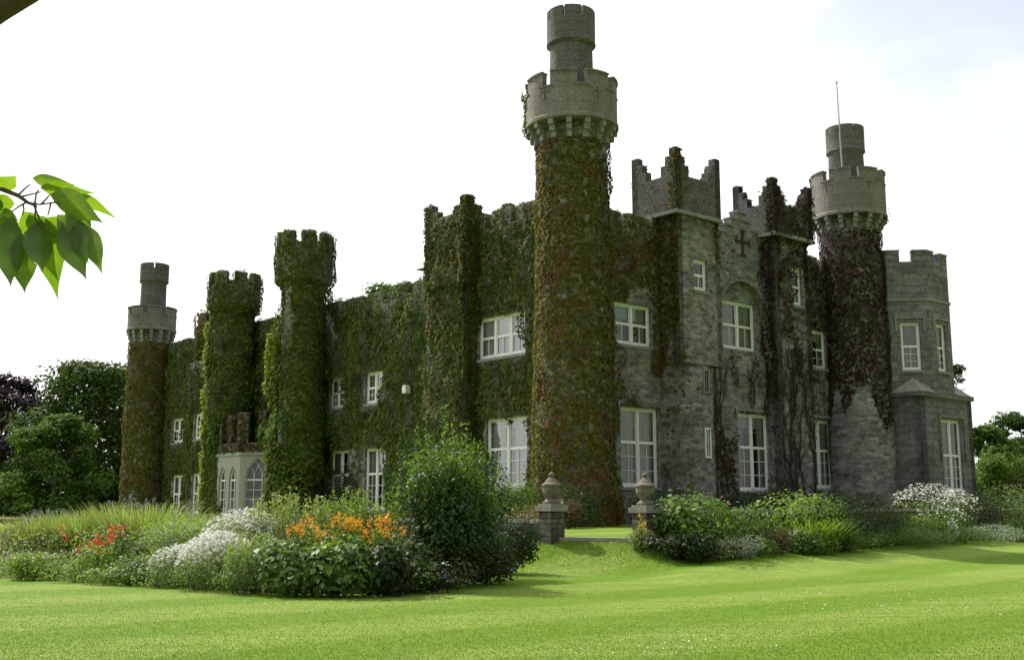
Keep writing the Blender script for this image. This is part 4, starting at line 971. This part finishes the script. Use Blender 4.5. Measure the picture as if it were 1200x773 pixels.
# the tall bush beside the gate
def big_bush():
    x, y = gx(514, 23.2), 23.2; z = float(ground(x, y)); t = thing('tall_shrub', 'tall upright bush with glossy light leaves in front of the tall block', 'shrub', (x, y, z-.05))
    q = np.concatenate([bush_leaves(2.2, 1.9, 2.5, 9500, .085, 12, shell=.5), bush_leaves(1.7, 1.6, 2.3, 4200, .085, 9, shell=.5)+np.array([.6, .4, 0]), shoots(2.3, 1.9, 2.7, 50, .09, .6, 26)])
    quads('foliage', q, 'shrub_mid', t); quads('lit_shoots', np.concatenate([shoots(1.9, 1.7, 3.85, 70, .095, .62, 40), shoots(2.4, 1.9, 3.3, 70, .09, .68, 34), shoots(2.5, 2., 2.9, 60, .09, .7, 30), shoots(1.5, 1.5, 3.3, 55, .095, .72, 34)+np.array([.55, .45, 0])]), 'shrub_green', t); mb = MB()  # lighter leaf colour on the upper shoots paints the lit top of the bush
    for i in range(12):
        a = random.uniform(0, 2*PI); r = random.uniform(.3, .9); mb.tube([(.2*math.cos(a), .2*math.sin(a), 0), (r*.6*math.cos(a), r*.6*math.sin(a), 1.3), (r*math.cos(a), r*math.sin(a), 2.6)], [.035, .025, .008], 6)
    mb.build('stem', 'bark', t)
big_bush()
plant('shrub', 'low dark shrub in shade between the tall bush and the left gate pier', 'shrub', 590, 27.6, 2.1, 1.6, mat='shrub_dark', n=4200, leaf=.08)
plant('shrub', 'dark shrub spilling right of the tall bush foot over the grass', 'shrub', 570, 24.2, 1.6, 1.2, mat='shrub_dark', n=3000, leaf=.08)
plant('shrub', 'tall dark shrub close behind the tall leafy bush', 'shrub', 546, 26.4, 2.5, 3.3, mat='shrub_dark', n=6500, leaf=.085)
plant('shrub', 'bronze pink shrub on the terrace behind the left gate pier', 'shrub', 612, 33.5, 1.9, .98, mat='shrub_rust', n=1800, leaf=.06)
# left bed, front row
F = [
 ('leafy_perennial', 'broad leaved bush at the front point of the left bed, below the orange flowers', 345, 20.9, 1.25, .95, 'bush', 'shrub_green', .14, 620, None),
 ('leafy_perennial', 'pale broad leaved bush at the bed point, right of centre', 400, 20.8, 1.3, 1.0, 'bush', 'shrub_green', .14, 640, ('fl_white', 14, .06, 'disc')),
 ('leafy_perennial', 'broad leaved bush at the bed point touching the tall bush', 452, 21.1, 1.2, .95, 'bush', 'shrub_dark', .13, 620, None),
 ('silver_shrub', 'fine grey green tuft at the bed front left of the broad leaved bushes', 302, 21.6, 1.15, 1.1, 'tuft', 'shrub_grey', .055, 2300, None),
 ('white_flower', 'white flowering mound at the bed front beside the grey tuft', 258, 22.6, 1.25, .98, 'bush', 'shrub_grey', .055, 1300, ('fl_white', 420, .06, 'disc')),
 ('white_flower', 'smaller white flowering mound further left at the bed front', 214, 23.4, 1.0, .75, 'bush', 'shrub_grey', .055, 1000, ('fl_white', 200, .055, 'disc')),
 ('white_flower', 'tall white flowering drift above the front mounds', 287, 24.4, 1.6, 1.15, 'bush', 'shrub_grey', .06, 1500, ('fl_white', 430, .06, 'disc')),
 ('shrub', 'rounded dark green bush at the bed edge left of the white mounds', 165, 24.0, 1.15, .6, 'bush', 'shrub_green', .06, 1500, None),
 ('red_lily', 'clump of red flowers at the bed edge', 118, 25.0, .95, .7, 'bush', 'shrub_bright', .07, 600, ('fl_red', 7, .085, 'spike')),
 ('red_lily', 'pair of taller red flower heads by the white clump', 146, 25.6, .7, .95, 'bush', 'shrub_green', .07, 450, ('fl_red', 4, .09, 'spike')),
 ('pink_flower', 'pale pink flower clump at the left bed edge', 70, 26.0, 1.5, .5, 'bush', 'shrub_bright', .06, 1000, ('fl_pink', 50, .06, 'disc')),
 ('pink_flower', 'pink and white flower carpet at the left picture edge', 12, 26.5, 1.9, .5, 'bush', 'shrub_grey', .06, 1100, ('fl_pink', 110, .06, 'disc')),
 ('shrub', 'yellow green tuft at the bed edge among pink flowers', 42, 25.7, .9, .5, 'tuft', 'shrub_bright', .06, 900, None),
 ('yellow_flower', 'low yellow flower clump at the far left of the bed', 52, 28.4, 1.6, .85, 'bush', 'shrub_green', .06, 1000, ('fl_yellow', 130, .06, 'disc')),
 ('orange_flower', 'orange flower clump at the left edge of the picture', 2, 29., 1.2, 1.0, 'bush', 'shrub_bright', .06, 700, ('fl_orange', 130, .06, 'disc')),
 ('yellow_flower', 'dusty yellow daisies behind the red flowers', 128, 27.2, 1.4, .95, 'bush', 'shrub_bright', .06, 1100, ('fl_yellow', 50, .05, 'disc')),
 ('red_lily', 'single red flower spike before the grey mauve haze', 70, 26.9, .4, .85, 'bush', 'shrub_green', .07, 250, ('fl_red', 2, .085, 'spike')),
 ('lavender', 'grey mauve feathery clump at the left of the bed', 58, 30.2, 1.9, 1.15, 'blades', 'shrub_grey', .03, 1100, ('fl_mauve', 120, .045, 'spike')),
 ('lavender', 'tall pale feathery clump in front of the far left round tower', 165, 29., 2.3, 1.4, 'blades', 'shrub_grey', .03, 1400, ('fl_mauve', 90, .045, 'spike')),
 ('lavender', 'pale green feathery clump left of the far tower', 100, 29.6, 1.8, 1.25, 'blades', 'shrub_grey', .03, 1200, None),
 ('tall_grass', 'upright light green stems behind the white clumps', 215, 28., 2.0, 1.2, 'blades', 'shrub_bright', .028, 1100, None),
 ('shrub', 'mid green flowering mass in the middle of the left bed', 205, 26.0, 2.2, 1.05, 'bush', 'shrub_grey', .065, 2600, ('fl_white', 90, .04, 'disc')),
 ('shrub', 'grey green bush below the bay window', 250, 27.5, 1.9, 1.15, 'bush', 'shrub_grey', .065, 2200, None),
 ('shrub', 'brown seeded shrub under the far left windows', 232, 32.5, 1.4, 1.45, 'bush', 'shrub_bronze', .06, 1200, None),
 ('tall_perennial', 'tall light green leafy stems under the low wing windows', 340, 24.6, 1.7, 1.6, 'tuft', 'shrub_grey', .075, 2600, None),
 ('tall_perennial', 'tall yellow green leafy stems right of centre behind orange flowers', 415, 25.2, 1.8, 1.6, 'tuft', 'shrub_bright', .075, 2600, ('fl_pink', 26, .05, 'disc')),
 ('tall_perennial', 'leafy stems with brown seed heads against the tall bush', 452, 24.6, 1.2, 1.35, 'tuft', 'shrub_bronze', .06, 1200, None),
 ('orange_lily', 'left clump of tall orange flower spikes', 356, 22.3, .75, 1.2, 'tuft', 'shrub_green', .08, 700, ('fl_orange', 18, .065, 'spike')),
 ('orange_lily', 'middle clump of tall orange flower spikes', 408, 22.5, .8, 1.25, 'tuft', 'shrub_green', .08, 700, ('fl_orange', 22, .065, 'spike')),
 ('orange_lily', 'right clump of tall orange flower spikes beside the tall bush', 447, 22.4, .9, 1.22, 'tuft', 'shrub_green', .08, 800, ('fl_orange', 26, .065, 'spike')),
 ('tall_grass', 'silvery upright stems between the two orange groups', 383, 22.9, .8, 1.15, 'tuft', 'shrub_grey', .06, 1100, None),
]
for (nm, lb, px, dd, w, h, kd, mt, lf, n, fl) in F:
    if fl and fl[0] == 'fl_white' and fl[1] > 100: fl = (fl[0], int(fl[1]*3.2), fl[2]*1.25, fl[3])
    plant(nm, lb, nm.replace('_', ' '), px, dd, w*1.28, h*(1.32 if dd > 24.3 else 1.12), kd, mt, lf, int(n*1.75), fl, group=BED, flo=.72 if fl and fl[0] in ('fl_orange', 'fl_red') and fl[3] == 'spike' else .45, fw=1. if fl and fl[3] == 'disc' else .9)
# right bed
G = [
 ('hydrangea', 'broad hydrangea like shrub with big light leaves beside the right gate pier', 812, 29.6, 2.7, 1.45, 'bush', 'shrub_green', .15, 1300, ('fl_pink', 26, .1, 'disc')),
 ('shrub', 'dark variegated shrub low at the corner of the right bed', 815, 28.5, 1.2, .7, 'bush', 'shrub_dark', .08, 1000, ('fl_white', 50, .04, 'disc')),
 ('shrub', 'small shrub at the foot of the right gate pier', 752, 28.9, .7, .5, 'bush', 'shrub_grey', .07, 500, ('fl_white', 30, .04, 'disc')),
 ('yellow_flower', 'single yellow flower spike before the right gate pier', 750, 28.75, .3, .75, 'tuft', 'shrub_bright', .05, 160, ('fl_yellow', 5, .07, 'spike')),
 ('silver_plant', 'silver white cushion at the front edge of the right bed', 866, 29.3, 1.05, .55, 'bush', 'shrub_silver', .05, 1500, None),
 ('shrub', 'bronze brown clump right of the silver cushion', 903, 30.6, 1.1, .65, 'bush', 'shrub_bronze', .07, 900, None),
 ('white_flower', 'small white flowered clump at the front edge right of the bronze clump', 934, 31.2, 1.0, .62, 'bush', 'shrub_green', .06, 900, ('fl_white', 90, .05, 'disc')),
 ('shrub', 'wide light green shrub in the middle of the right bed', 930, 32.8, 2.9, 1.55, 'bush', 'shrub_bright', .13, 1500, None),
 ('shrub', 'dark rounded shrub right of the light green one', 985, 33.2, 1.9, 1.6, 'bush', 'shrub_dark', .07, 1900, None),
 ('strap_leaf_plant', 'arching strap leaved plant before the light green shrub', 945, 31.8, 1.2, 1.0, 'blades', 'shrub_bright', .05, 130, None),
 ('strap_leaf_plant', 'dark strap leaved plant at the front of the middle bed', 968, 32.4, 1.2, .9, 'blades', 'shrub_green', .05, 170, None),
 ('shrub', 'mixed low foliage under the hydrangea like shrub', 876, 30.8, 2.0, 1.2, 'bush', 'shrub_green', .08, 1500, ('fl_white', 40, .05, 'disc')),
 ('feathery_plant', 'dark feathery drift sloping right of the rounded shrub', 1016, 34.6, 2.8, 1.4, 'bush', 'shrub_dark', .06, 3000, None),
 ('feathery_plant', 'olive feathery edging at the front right of the bed', 1046, 35., 2.6, .62, 'bush', 'shrub_green', .06, 2200, None),
 ('orange_flower', 'orange flower clump behind the feathery drift', 1050, 36.8, 1.3, 1.15, 'bush', 'shrub_green', .06, 800, ('fl_orange', 46, .06, 'disc')),
 ('white_daisy', 'tall drift of white daisies against the right bay tower', 1088, 38.2, 2.3, 1.6, 'bush', 'shrub_green', .06, 2200, ('fl_white', 360, .085, 'disc')),
 ('white_daisy', 'loose white daisies spilling forward below the tall drift', 1100, 37.4, 1.9, 1.0, 'tuft', 'shrub_green', .06, 1100, ('fl_white', 130, .08, 'disc')),
 ('white_daisy', 'lower white daisies at the right of the tall drift', 1124, 38.6, 1.4, 1.45, 'bush', 'shrub_green', .06, 1000, ('fl_white', 150, .085, 'disc')),
 ('shrub', 'yellow brown tuft under the white daisies', 1078, 36.6, 1.7, .85, 'bush', 'shrub_bright', .06, 1600, None),
 ('shrub', 'olive clump in front of the white daisies', 1105, 36.4, 1.6, .75, 'bush', 'shrub_green', .06, 1300, None),
 ('white_flower', 'slender white flower stalk on the lawn edge below the daisies', 1113, 35.9, .35, .75, 'tuft', 'shrub_silver', .05, 220, ('fl_white', 10, .05, 'spike')),
 ('silver_plant', 'flat silver carpet at the right end of the bed front', 1160, 37.8, 2.3, .55, 'bush', 'shrub_silver', .05, 2000, None),
 ('shrub', 'wide grey green bush at the right picture edge', 1180, 40.4, 3.4, 1.7, 'bush', 'shrub_grey', .08, 2400, ('fl_white', 60, .06, 'disc')),
 ('shrub', 'dark green bush between the daisies and the right edge', 1145, 39.8, 2.4, 1.45, 'bush', 'shrub_dark', .08, 1600, None),
 ('shrub', 'low green clump at the right edge of the lawn', 1195, 38.4, 2.0, .8, 'bush', 'shrub_green', .07, 1300, None),
]
for (nm, lb, px, dd, w, h, kd, mt, lf, n, fl) in G:
    if fl and fl[0] == 'fl_white' and fl[1] > 100: fl = (fl[0], int(fl[1]*1.6), fl[2]*1.1, fl[3])
    plant(nm, lb, nm.replace('_', ' '), px, dd, w*1.15, h*1.12, kd, mt, lf, int(n*1.5), fl, group=BEDR, flo=.6 if nm == 'white_daisy' else .45, bend=.9)
# low fillers along the fronts of both beds
for (lb, px, dd, w, h, mt, lf, n, fl, g) in (
    ('low pale cushion at the left bed edge below the red flowers', 95, 24.9, 1.2, .42, 'shrub_grey', .05, 900, None, BED),
    ('low yellow green mat at the left bed edge beside the rounded dark bush', 138, 24.2, 1.1, .4, 'shrub_bright', .05, 900, None, BED),
    ('low white dotted mat between the white mounds and the lawn', 190, 23.3, 1.2, .45, 'shrub_grey', .05, 1000, ('fl_white', 70, .05, 'disc'), BED),
    ('low green edging plant in front of the white mounds', 235, 22.3, 1.1, .42, 'shrub_green', .05, 900, None, BED),
    ('low green edging plant below the fine grey tuft', 280, 21.5, 1.1, .42, 'shrub_green', .05, 900, None, BED),
    ('low leafy edging plant between the broad leaved bushes and the tall bush', 475, 21.6, 1.2, .55, 'shrub_green', .09, 600, None, BED),
    ('dark edging plant at the foot of the tall bush facing the lawn', 508, 22.0, 1.4, .6, 'shrub_dark', .08, 900, ('fl_white', 12, .05, 'disc'), BED),
    ('low dark edging plant at the corner of the right bed by the bank', 782, 28.6, 1.1, .5, 'shrub_dark', .08, 700, None, BEDR),
    ('low pale leaved plant in front of the hydrangea like shrub', 838, 28.9, 1.1, .48, 'shrub_grey', .07, 800, ('fl_white', 30, .05, 'disc'), BEDR),
    ('low green plant between the silver cushion and the bronze clump', 888, 29.9, 1.0, .45, 'shrub_green', .06, 800, None, BEDR),
    ('low bright green plant before the strap leaved plants', 955, 31.6, 1.2, .5, 'shrub_bright', .07, 800, None, BEDR),
    ('low green plant at the lawn edge right of the strap leaved plants', 985, 32.7, 1.4, .55, 'shrub_green', .06, 1000, None, BEDR),
    ('low olive plant at the lawn edge below the feathery drift', 1020, 33.7, 1.6, .5, 'shrub_green', .05, 1200, None, BEDR),
    ('low pale plant at the lawn edge left of the white stalk', 1085, 35.4, 1.6, .5, 'shrub_grey', .05, 1100, None, BEDR),
    ('low green plant at the lawn edge right of the white stalk', 1130, 36.6, 1.6, .5, 'shrub_green', .05, 1100, None, BEDR)):
    plant('edging_plant', lb, 'edging plant', px, dd, w*1.2, h*1.15, 'bush', mt, lf, int(n*1.3), fl, group=g)
# shrubs at the castle foot
FOOT = 'shrubs at the foot of the castle'
for (lb, u, v, w, h, mt, n) in (
    ('round shrub at the left foot of the corner tower', -2.6, .6, 2.4, 1.9, 'shrub_green', 2200),
    ('dark shrub in front of the corner tower, centre of the gate view', -2.2, -2.0, 2.6, 1.7, 'shrub_dark', 2400),
    ('low bronze shrub seen through the gate', -3.6, -3.2, 1.8, 1.2, 'shrub_bronze', 1300),
    ('dark shrub right of the corner tower behind the urn', 1.2, -3.2, 2.6, 1.5, 'shrub_dark', 2200),
    ('dark hedge shrub under the first ground floor window', 4.4, -1.2, 3.2, 1.5, 'shrub_dark', 2200),
    ('dark hedge shrub at the bowed foot of the first square turret', 7.6, -2.2, 3.0, 1.5, 'shrub_dark', 2000),
    ('dark hedge shrub under the cross gable', 11.2, -1.4, 3.6, 1.7, 'shrub_dark', 2200),
    ('dark hedge shrub under the second square turret', 14.8, -1.6, 3.4, 1.6, 'shrub_dark', 2000),
    ('dark hedge shrub under the narrow wall window', 18., -1.6, 3.0, 1.5, 'shrub_dark', 1900),
    ('dark hedge shrub at the foot of the right round tower', 20.2, -3.2, 2.4, 1.4, 'shrub_dark', 1600),
    ('dark hedge shrub before the right bay tower', 23.6, -4.4, 4.0, 1.3, 'shrub_dark', 2000),
    ('dark hedge shrub off the right corner of the bay tower', 27.6, -4.2, 4.0, 1.3, 'shrub_dark', 1900),
    ('leafy shrub beneath the left windows of the tall block', -1.2, 4.5, 2.6, 1.7, 'shrub_dark', 2000),
    ('climbing shrub between the two low wing ground floor windows', -.6, 17.0, 1.8, 3.0, 'shrub_dark', 1900)):
    plant('shrub', lb, 'shrub', 0, 0, w, h, 'bush', mt, .1, n, None, group=FOOT, xy=uv2w(u, v))

# ------------------------------------------------------------------ trees
def tree(label, x, y, h, w, mat, n_cl=70, per=170, leaf=.4, crown_lo=.18, group='trees around the castle', name='broadleaf_tree', seed=1, d=None):
    rs = random.Random(seed); t = thing(name, label, 'tree', (x, y, float(ground(x, y))-.1), 0, group)
    mb = MB(); pts = [(0, 0, 0), (.15, .1, h*.25), (.1, .2, h*.5), (.25, .1, h*.8)]; mb.tube(pts, [h*.03, h*.024, h*.016, h*.005], 10)
    limbs = []
    for i in range(9):
        a = i*2.4+rs.uniform(0, 1); z0 = h*rs.uniform(.22, .55); rr = w*.5*rs.uniform(.55, .85); z1 = min(h*.9, z0+h*rs.uniform(.12, .35))
        limbs.append((math.cos(a)*rr, math.sin(a)*rr, z1)); mb.tube([(.12, .12, z0), (math.cos(a)*rr*.5, math.sin(a)*rr*.5, (z0+z1)/2+.3), limbs[-1]], [h*.012, h*.008, h*.003], 7)
    mb.build('trunk', 'bark', t)
    q = []; d = d or w
    for i in range(n_cl):
        a = rs.uniform(0, 2*PI); zz = rs.uniform(crown_lo, 1); ph = (zz-crown_lo)/(1-crown_lo)
        rad = math.sqrt(max(0, 1-(ph*1.5-.5)**2)) if ph > .33 else .75+.25*ph/.33
        rr = rad*rs.uniform(.45, 1.)*.5; s = w*rs.uniform(.07, .15)
        c = (math.cos(a)*w*rr, math.sin(a)*d*rr, min(zz*h, h-s*.5)); q.append(leaf_cloud(c, (s*1.25, s*1.25, s*.75), per, leaf, rnd=.8, shell=.35))
    quads('crown', np.concatenate(q), mat, t); return t
tree('large dark green tree beside the far left tower', gx(100, 96), 96, 13.2, 13, 'tree_dark', 130, 210, .36, .05, seed=3)
tree('lighter green lower tree in front of the dark one at the far left', gx(60, 88), 88, 8, 8, 'tree_light', 60, 190, .34, .03, seed=5)
tree('tall dark tree partly hidden by the far left tower', gx(150, 104), 104, 14.0, 11, 'tree_dark', 90, 190, .38, .05, seed=6)
tree('purple leaved beech at the left picture edge', gx(-2, 100), 100, 12.6, 9.5, 'tree_purple', 95, 200, .36, .03, seed=7, name='purple_beech')
tree('dark tree behind the purple beech at the left edge', gx(-45, 112), 112, 13, 12, 'tree_dark', 70, 180, .4, .03, seed=8)
tree('tree whose top shows above the low wing battlements', gx(446, 86), 88, 18.6, 7.5, 'tree_light', 60, 150, .3, .3, seed=9)
tree('tree with thin top showing right of the octagonal tower', gx(1124, 86), 86, 11.8, 4.4, 'tree_dark', 34, 110, .32, .15, seed=10)
tree('green tree at the right beyond the bay tower', gx(1158, 92), 92, 7.4, 6.5, 'tree_light', 50, 170, .34, .03, seed=11)
tree('dark round tree at the right picture edge', gx(1200, 98), 98, 9.2, 7, 'tree_dark', 60, 180, .34, .03, seed=12)
tree('low tree filling the gap at the right under the taller trees', gx(1180, 80), 80, 4.6, 7, 'tree_light', 45, 160, .3, .02, seed=13)
tree('bushy tree beyond the right picture edge', gx(1260, 92), 92, 8, 8, 'tree_dark', 50, 160, .36, .03, seed=14)
def woods():
    q = []
    for i in range(240):
        a = R(-62+124*(i/240)); r = random.uniform(190, 240); x, y = math.sin(a)*r, math.cos(a)*r; h = random.uniform(5, 9)
        q.append(leaf_cloud((x, y, h*.45), (4.5, 4.5, h*.55), 160, 1.1))
    o = quads('distant_woodland', np.concatenate(q), 'tree_dark'); o['kind'] = 'stuff'
woods()

# ------------------------------------------------------------------ overhanging branch in the near left
def atp(px, py, d):
    a = (px-600)/1298; b = (386.5-py)/1298; P_ = R(9.02)
    r = (a, math.cos(P_)-b*math.sin(P_), math.sin(P_)+b*math.cos(P_)); t = d/r[1]
    return Vector((r[0]*t, d, 1.6+r[2]*t))
def near_tree():
    base = Vector((-2.6, 2.3, float(ground(-2.6, 2.3))))
    t = thing('overhanging_tree', 'small tree leaning in from the left with a drooping sprig of pointed lime leaves', 'tree', base)
    o_ = lambda v: Vector(v)-base
    mb = MB(); mb.tube([(0, 0, -.1), (.05, -.02, 1.2), (.02, .05, 2.4), (.1, 0, 3.6)], [.12, .1, .08, .03], 12); mb.build('trunk', 'bark', t)
    z = lambda x, y: (x/4.294, 180+y/4.294)
    D = 1.55
    Z = lambda x, y, d=D: o_(atp(*z(x, y), d))
    mb = MB()
    mb.tube([(0.03, 0, 1.75), (.8, -.35, 2.0), Z(-320, 120), Z(-80, 150), Z(0, 165), Z(90, 200), Z(140, 235), Z(185, 255)], [.03, .02, .01, .0045, .0036, .003, .0024, .0014], 8)
    for pts in ([(90, 200), (125, 165), (150, 145)], [(140, 235), (200, 245), (270, 235), (330, 250)], [(130, 235), (95, 255), (60, 280)], [(110, 205), (150, 195), (205, 182)], [(175, 240), (182, 190), (195, 170)], [(205, 245), (235, 215), (250, 195)], [(255, 235), (250, 265), (240, 300)], [(170, 250), (200, 320), (260, 400), (310, 410)], [(180, 255), (175, 300), (180, 330)], [(115, 240), (120, 270), (110, 300)]):
        mb.tube([Z(*p) for p in pts], list(np.linspace(.0015, .0009, len(pts))), 6)
    mb.tube([(.05, 0, 2.0), (.7, -.9, 2.1), o_(atp(-160, 108, .95)), o_(atp(-80, 54, .95)), o_(atp(0, 2, .95)), o_(atp(80, -46, .95)), o_(atp(200, -150, 1.0))], [.03, .022, .0155, .015, .0145, .014, .008], 12)
    mb.build('branch', 'twig', t)
    def leaf(b, tip, w, roll, droop):
        b, tip = Vector(b), Vector(tip); ax = tip-b; Ln = ax.length; ax.normalize(); view = (b+base-Vector((0, 0, 1.6))).normalized()
        side = ax.cross(view).normalized(); nrm = side.cross(ax).normalized()
        side = (side*math.cos(roll)+nrm*math.sin(roll)).normalized(); nrm = side.cross(ax).normalized()
        v, f = [], []; K = 14
        for i in range(K+1):
            s = i/K
            wd = (math.sin(PI*min(1, s**.62))**.85 if s < .78 else 0)
            prof = [0, .42, .74, .93, 1., .99, .93, .83, .7, .56, .41, .27, .15, .06, 0][i]
            c = b+ax*Ln*s+nrm*(droop*Ln*math.sin(PI*s)); hw = w*.6*prof
            for q, dn in ((-1, .25), (-.5, .1), (0, 0), (.5, .1), (1, .25)):
                v.append(c+side*hw*q+nrm*hw*(dn+.06*math.sin(s*14+q*2)))
        for i in range(K):
            for j in range(4): f.append((i*5+j, i*5+j+1, i*5+j+6, i*5+j+5))
        me = bpy.data.meshes.new('leaf'); me.from_pydata([tuple(p) for p in v], [], f); ul = me.uv_layers.new(name='UVMap')
        for lp in me.loops: i_, j_ = divmod(lp.vertex_index, 5); ul.data[lp.index].uv = ((j_-2)/2, i_/K)
        me.polygons.foreach_set('use_smooth', [True]*len(f)); me.materials.append(M['branch_leaf'])
        o = bpy.data.objects.new('leaf', me); link(o, t)
    LV = [((10, 175), (85, 98), 95), ((160, 112), (385, 150), 62), ((200, 160), (492, 190), 78), ((360, 200), (598, 325), 62), ((250, 195), (525, 342), 125), ((400, 325), (517, 602), 135), ((285, 295), (447, 545), 125), ((310, 345), (437, 628), 120), ((215, 300), (292, 730), 150), ((120, 280), (255, 520), 110), ((62, 300), (55, 662), 130), ((150, 370), (127, 697), 125), ((60, 275), (-30, 420), 110), ((50, 340), (-15, 575), 110), ((30, 195), (-20, 320), 90), ((150, 290), (190, 420), 80), ((230, 310), (350, 470), 120), ((-40, 180), (-90, 360), 110), ((340, 260), (470, 470), 110), ((185, 330), (215, 590), 120), ((20, 300), (35, 610), 115), ((-120, 150), (-160, 330), 110)]
    for i, (b, tp, w) in enumerate(LV):
        d = D+random.uniform(-.05, .05)
        leaf(Z(*b, D), Z(*tp, d+random.uniform(-.04, .04)), w/4.294/1298*D, random.uniform(-.6, .6), random.uniform(-.05, .14))
    # more sprays further along the limb, outside the picture
    for k in range(26):
        a = Vector((random.uniform(-.3, .9), random.uniform(-.8, .5), random.uniform(1.9, 3.5)))
        leaf(a, a+Vector((random.uniform(-.1, .1), random.uniform(-.1, .1), -random.uniform(.09, .14))), .05, random.uniform(-1, 1), .05)
near_tree()
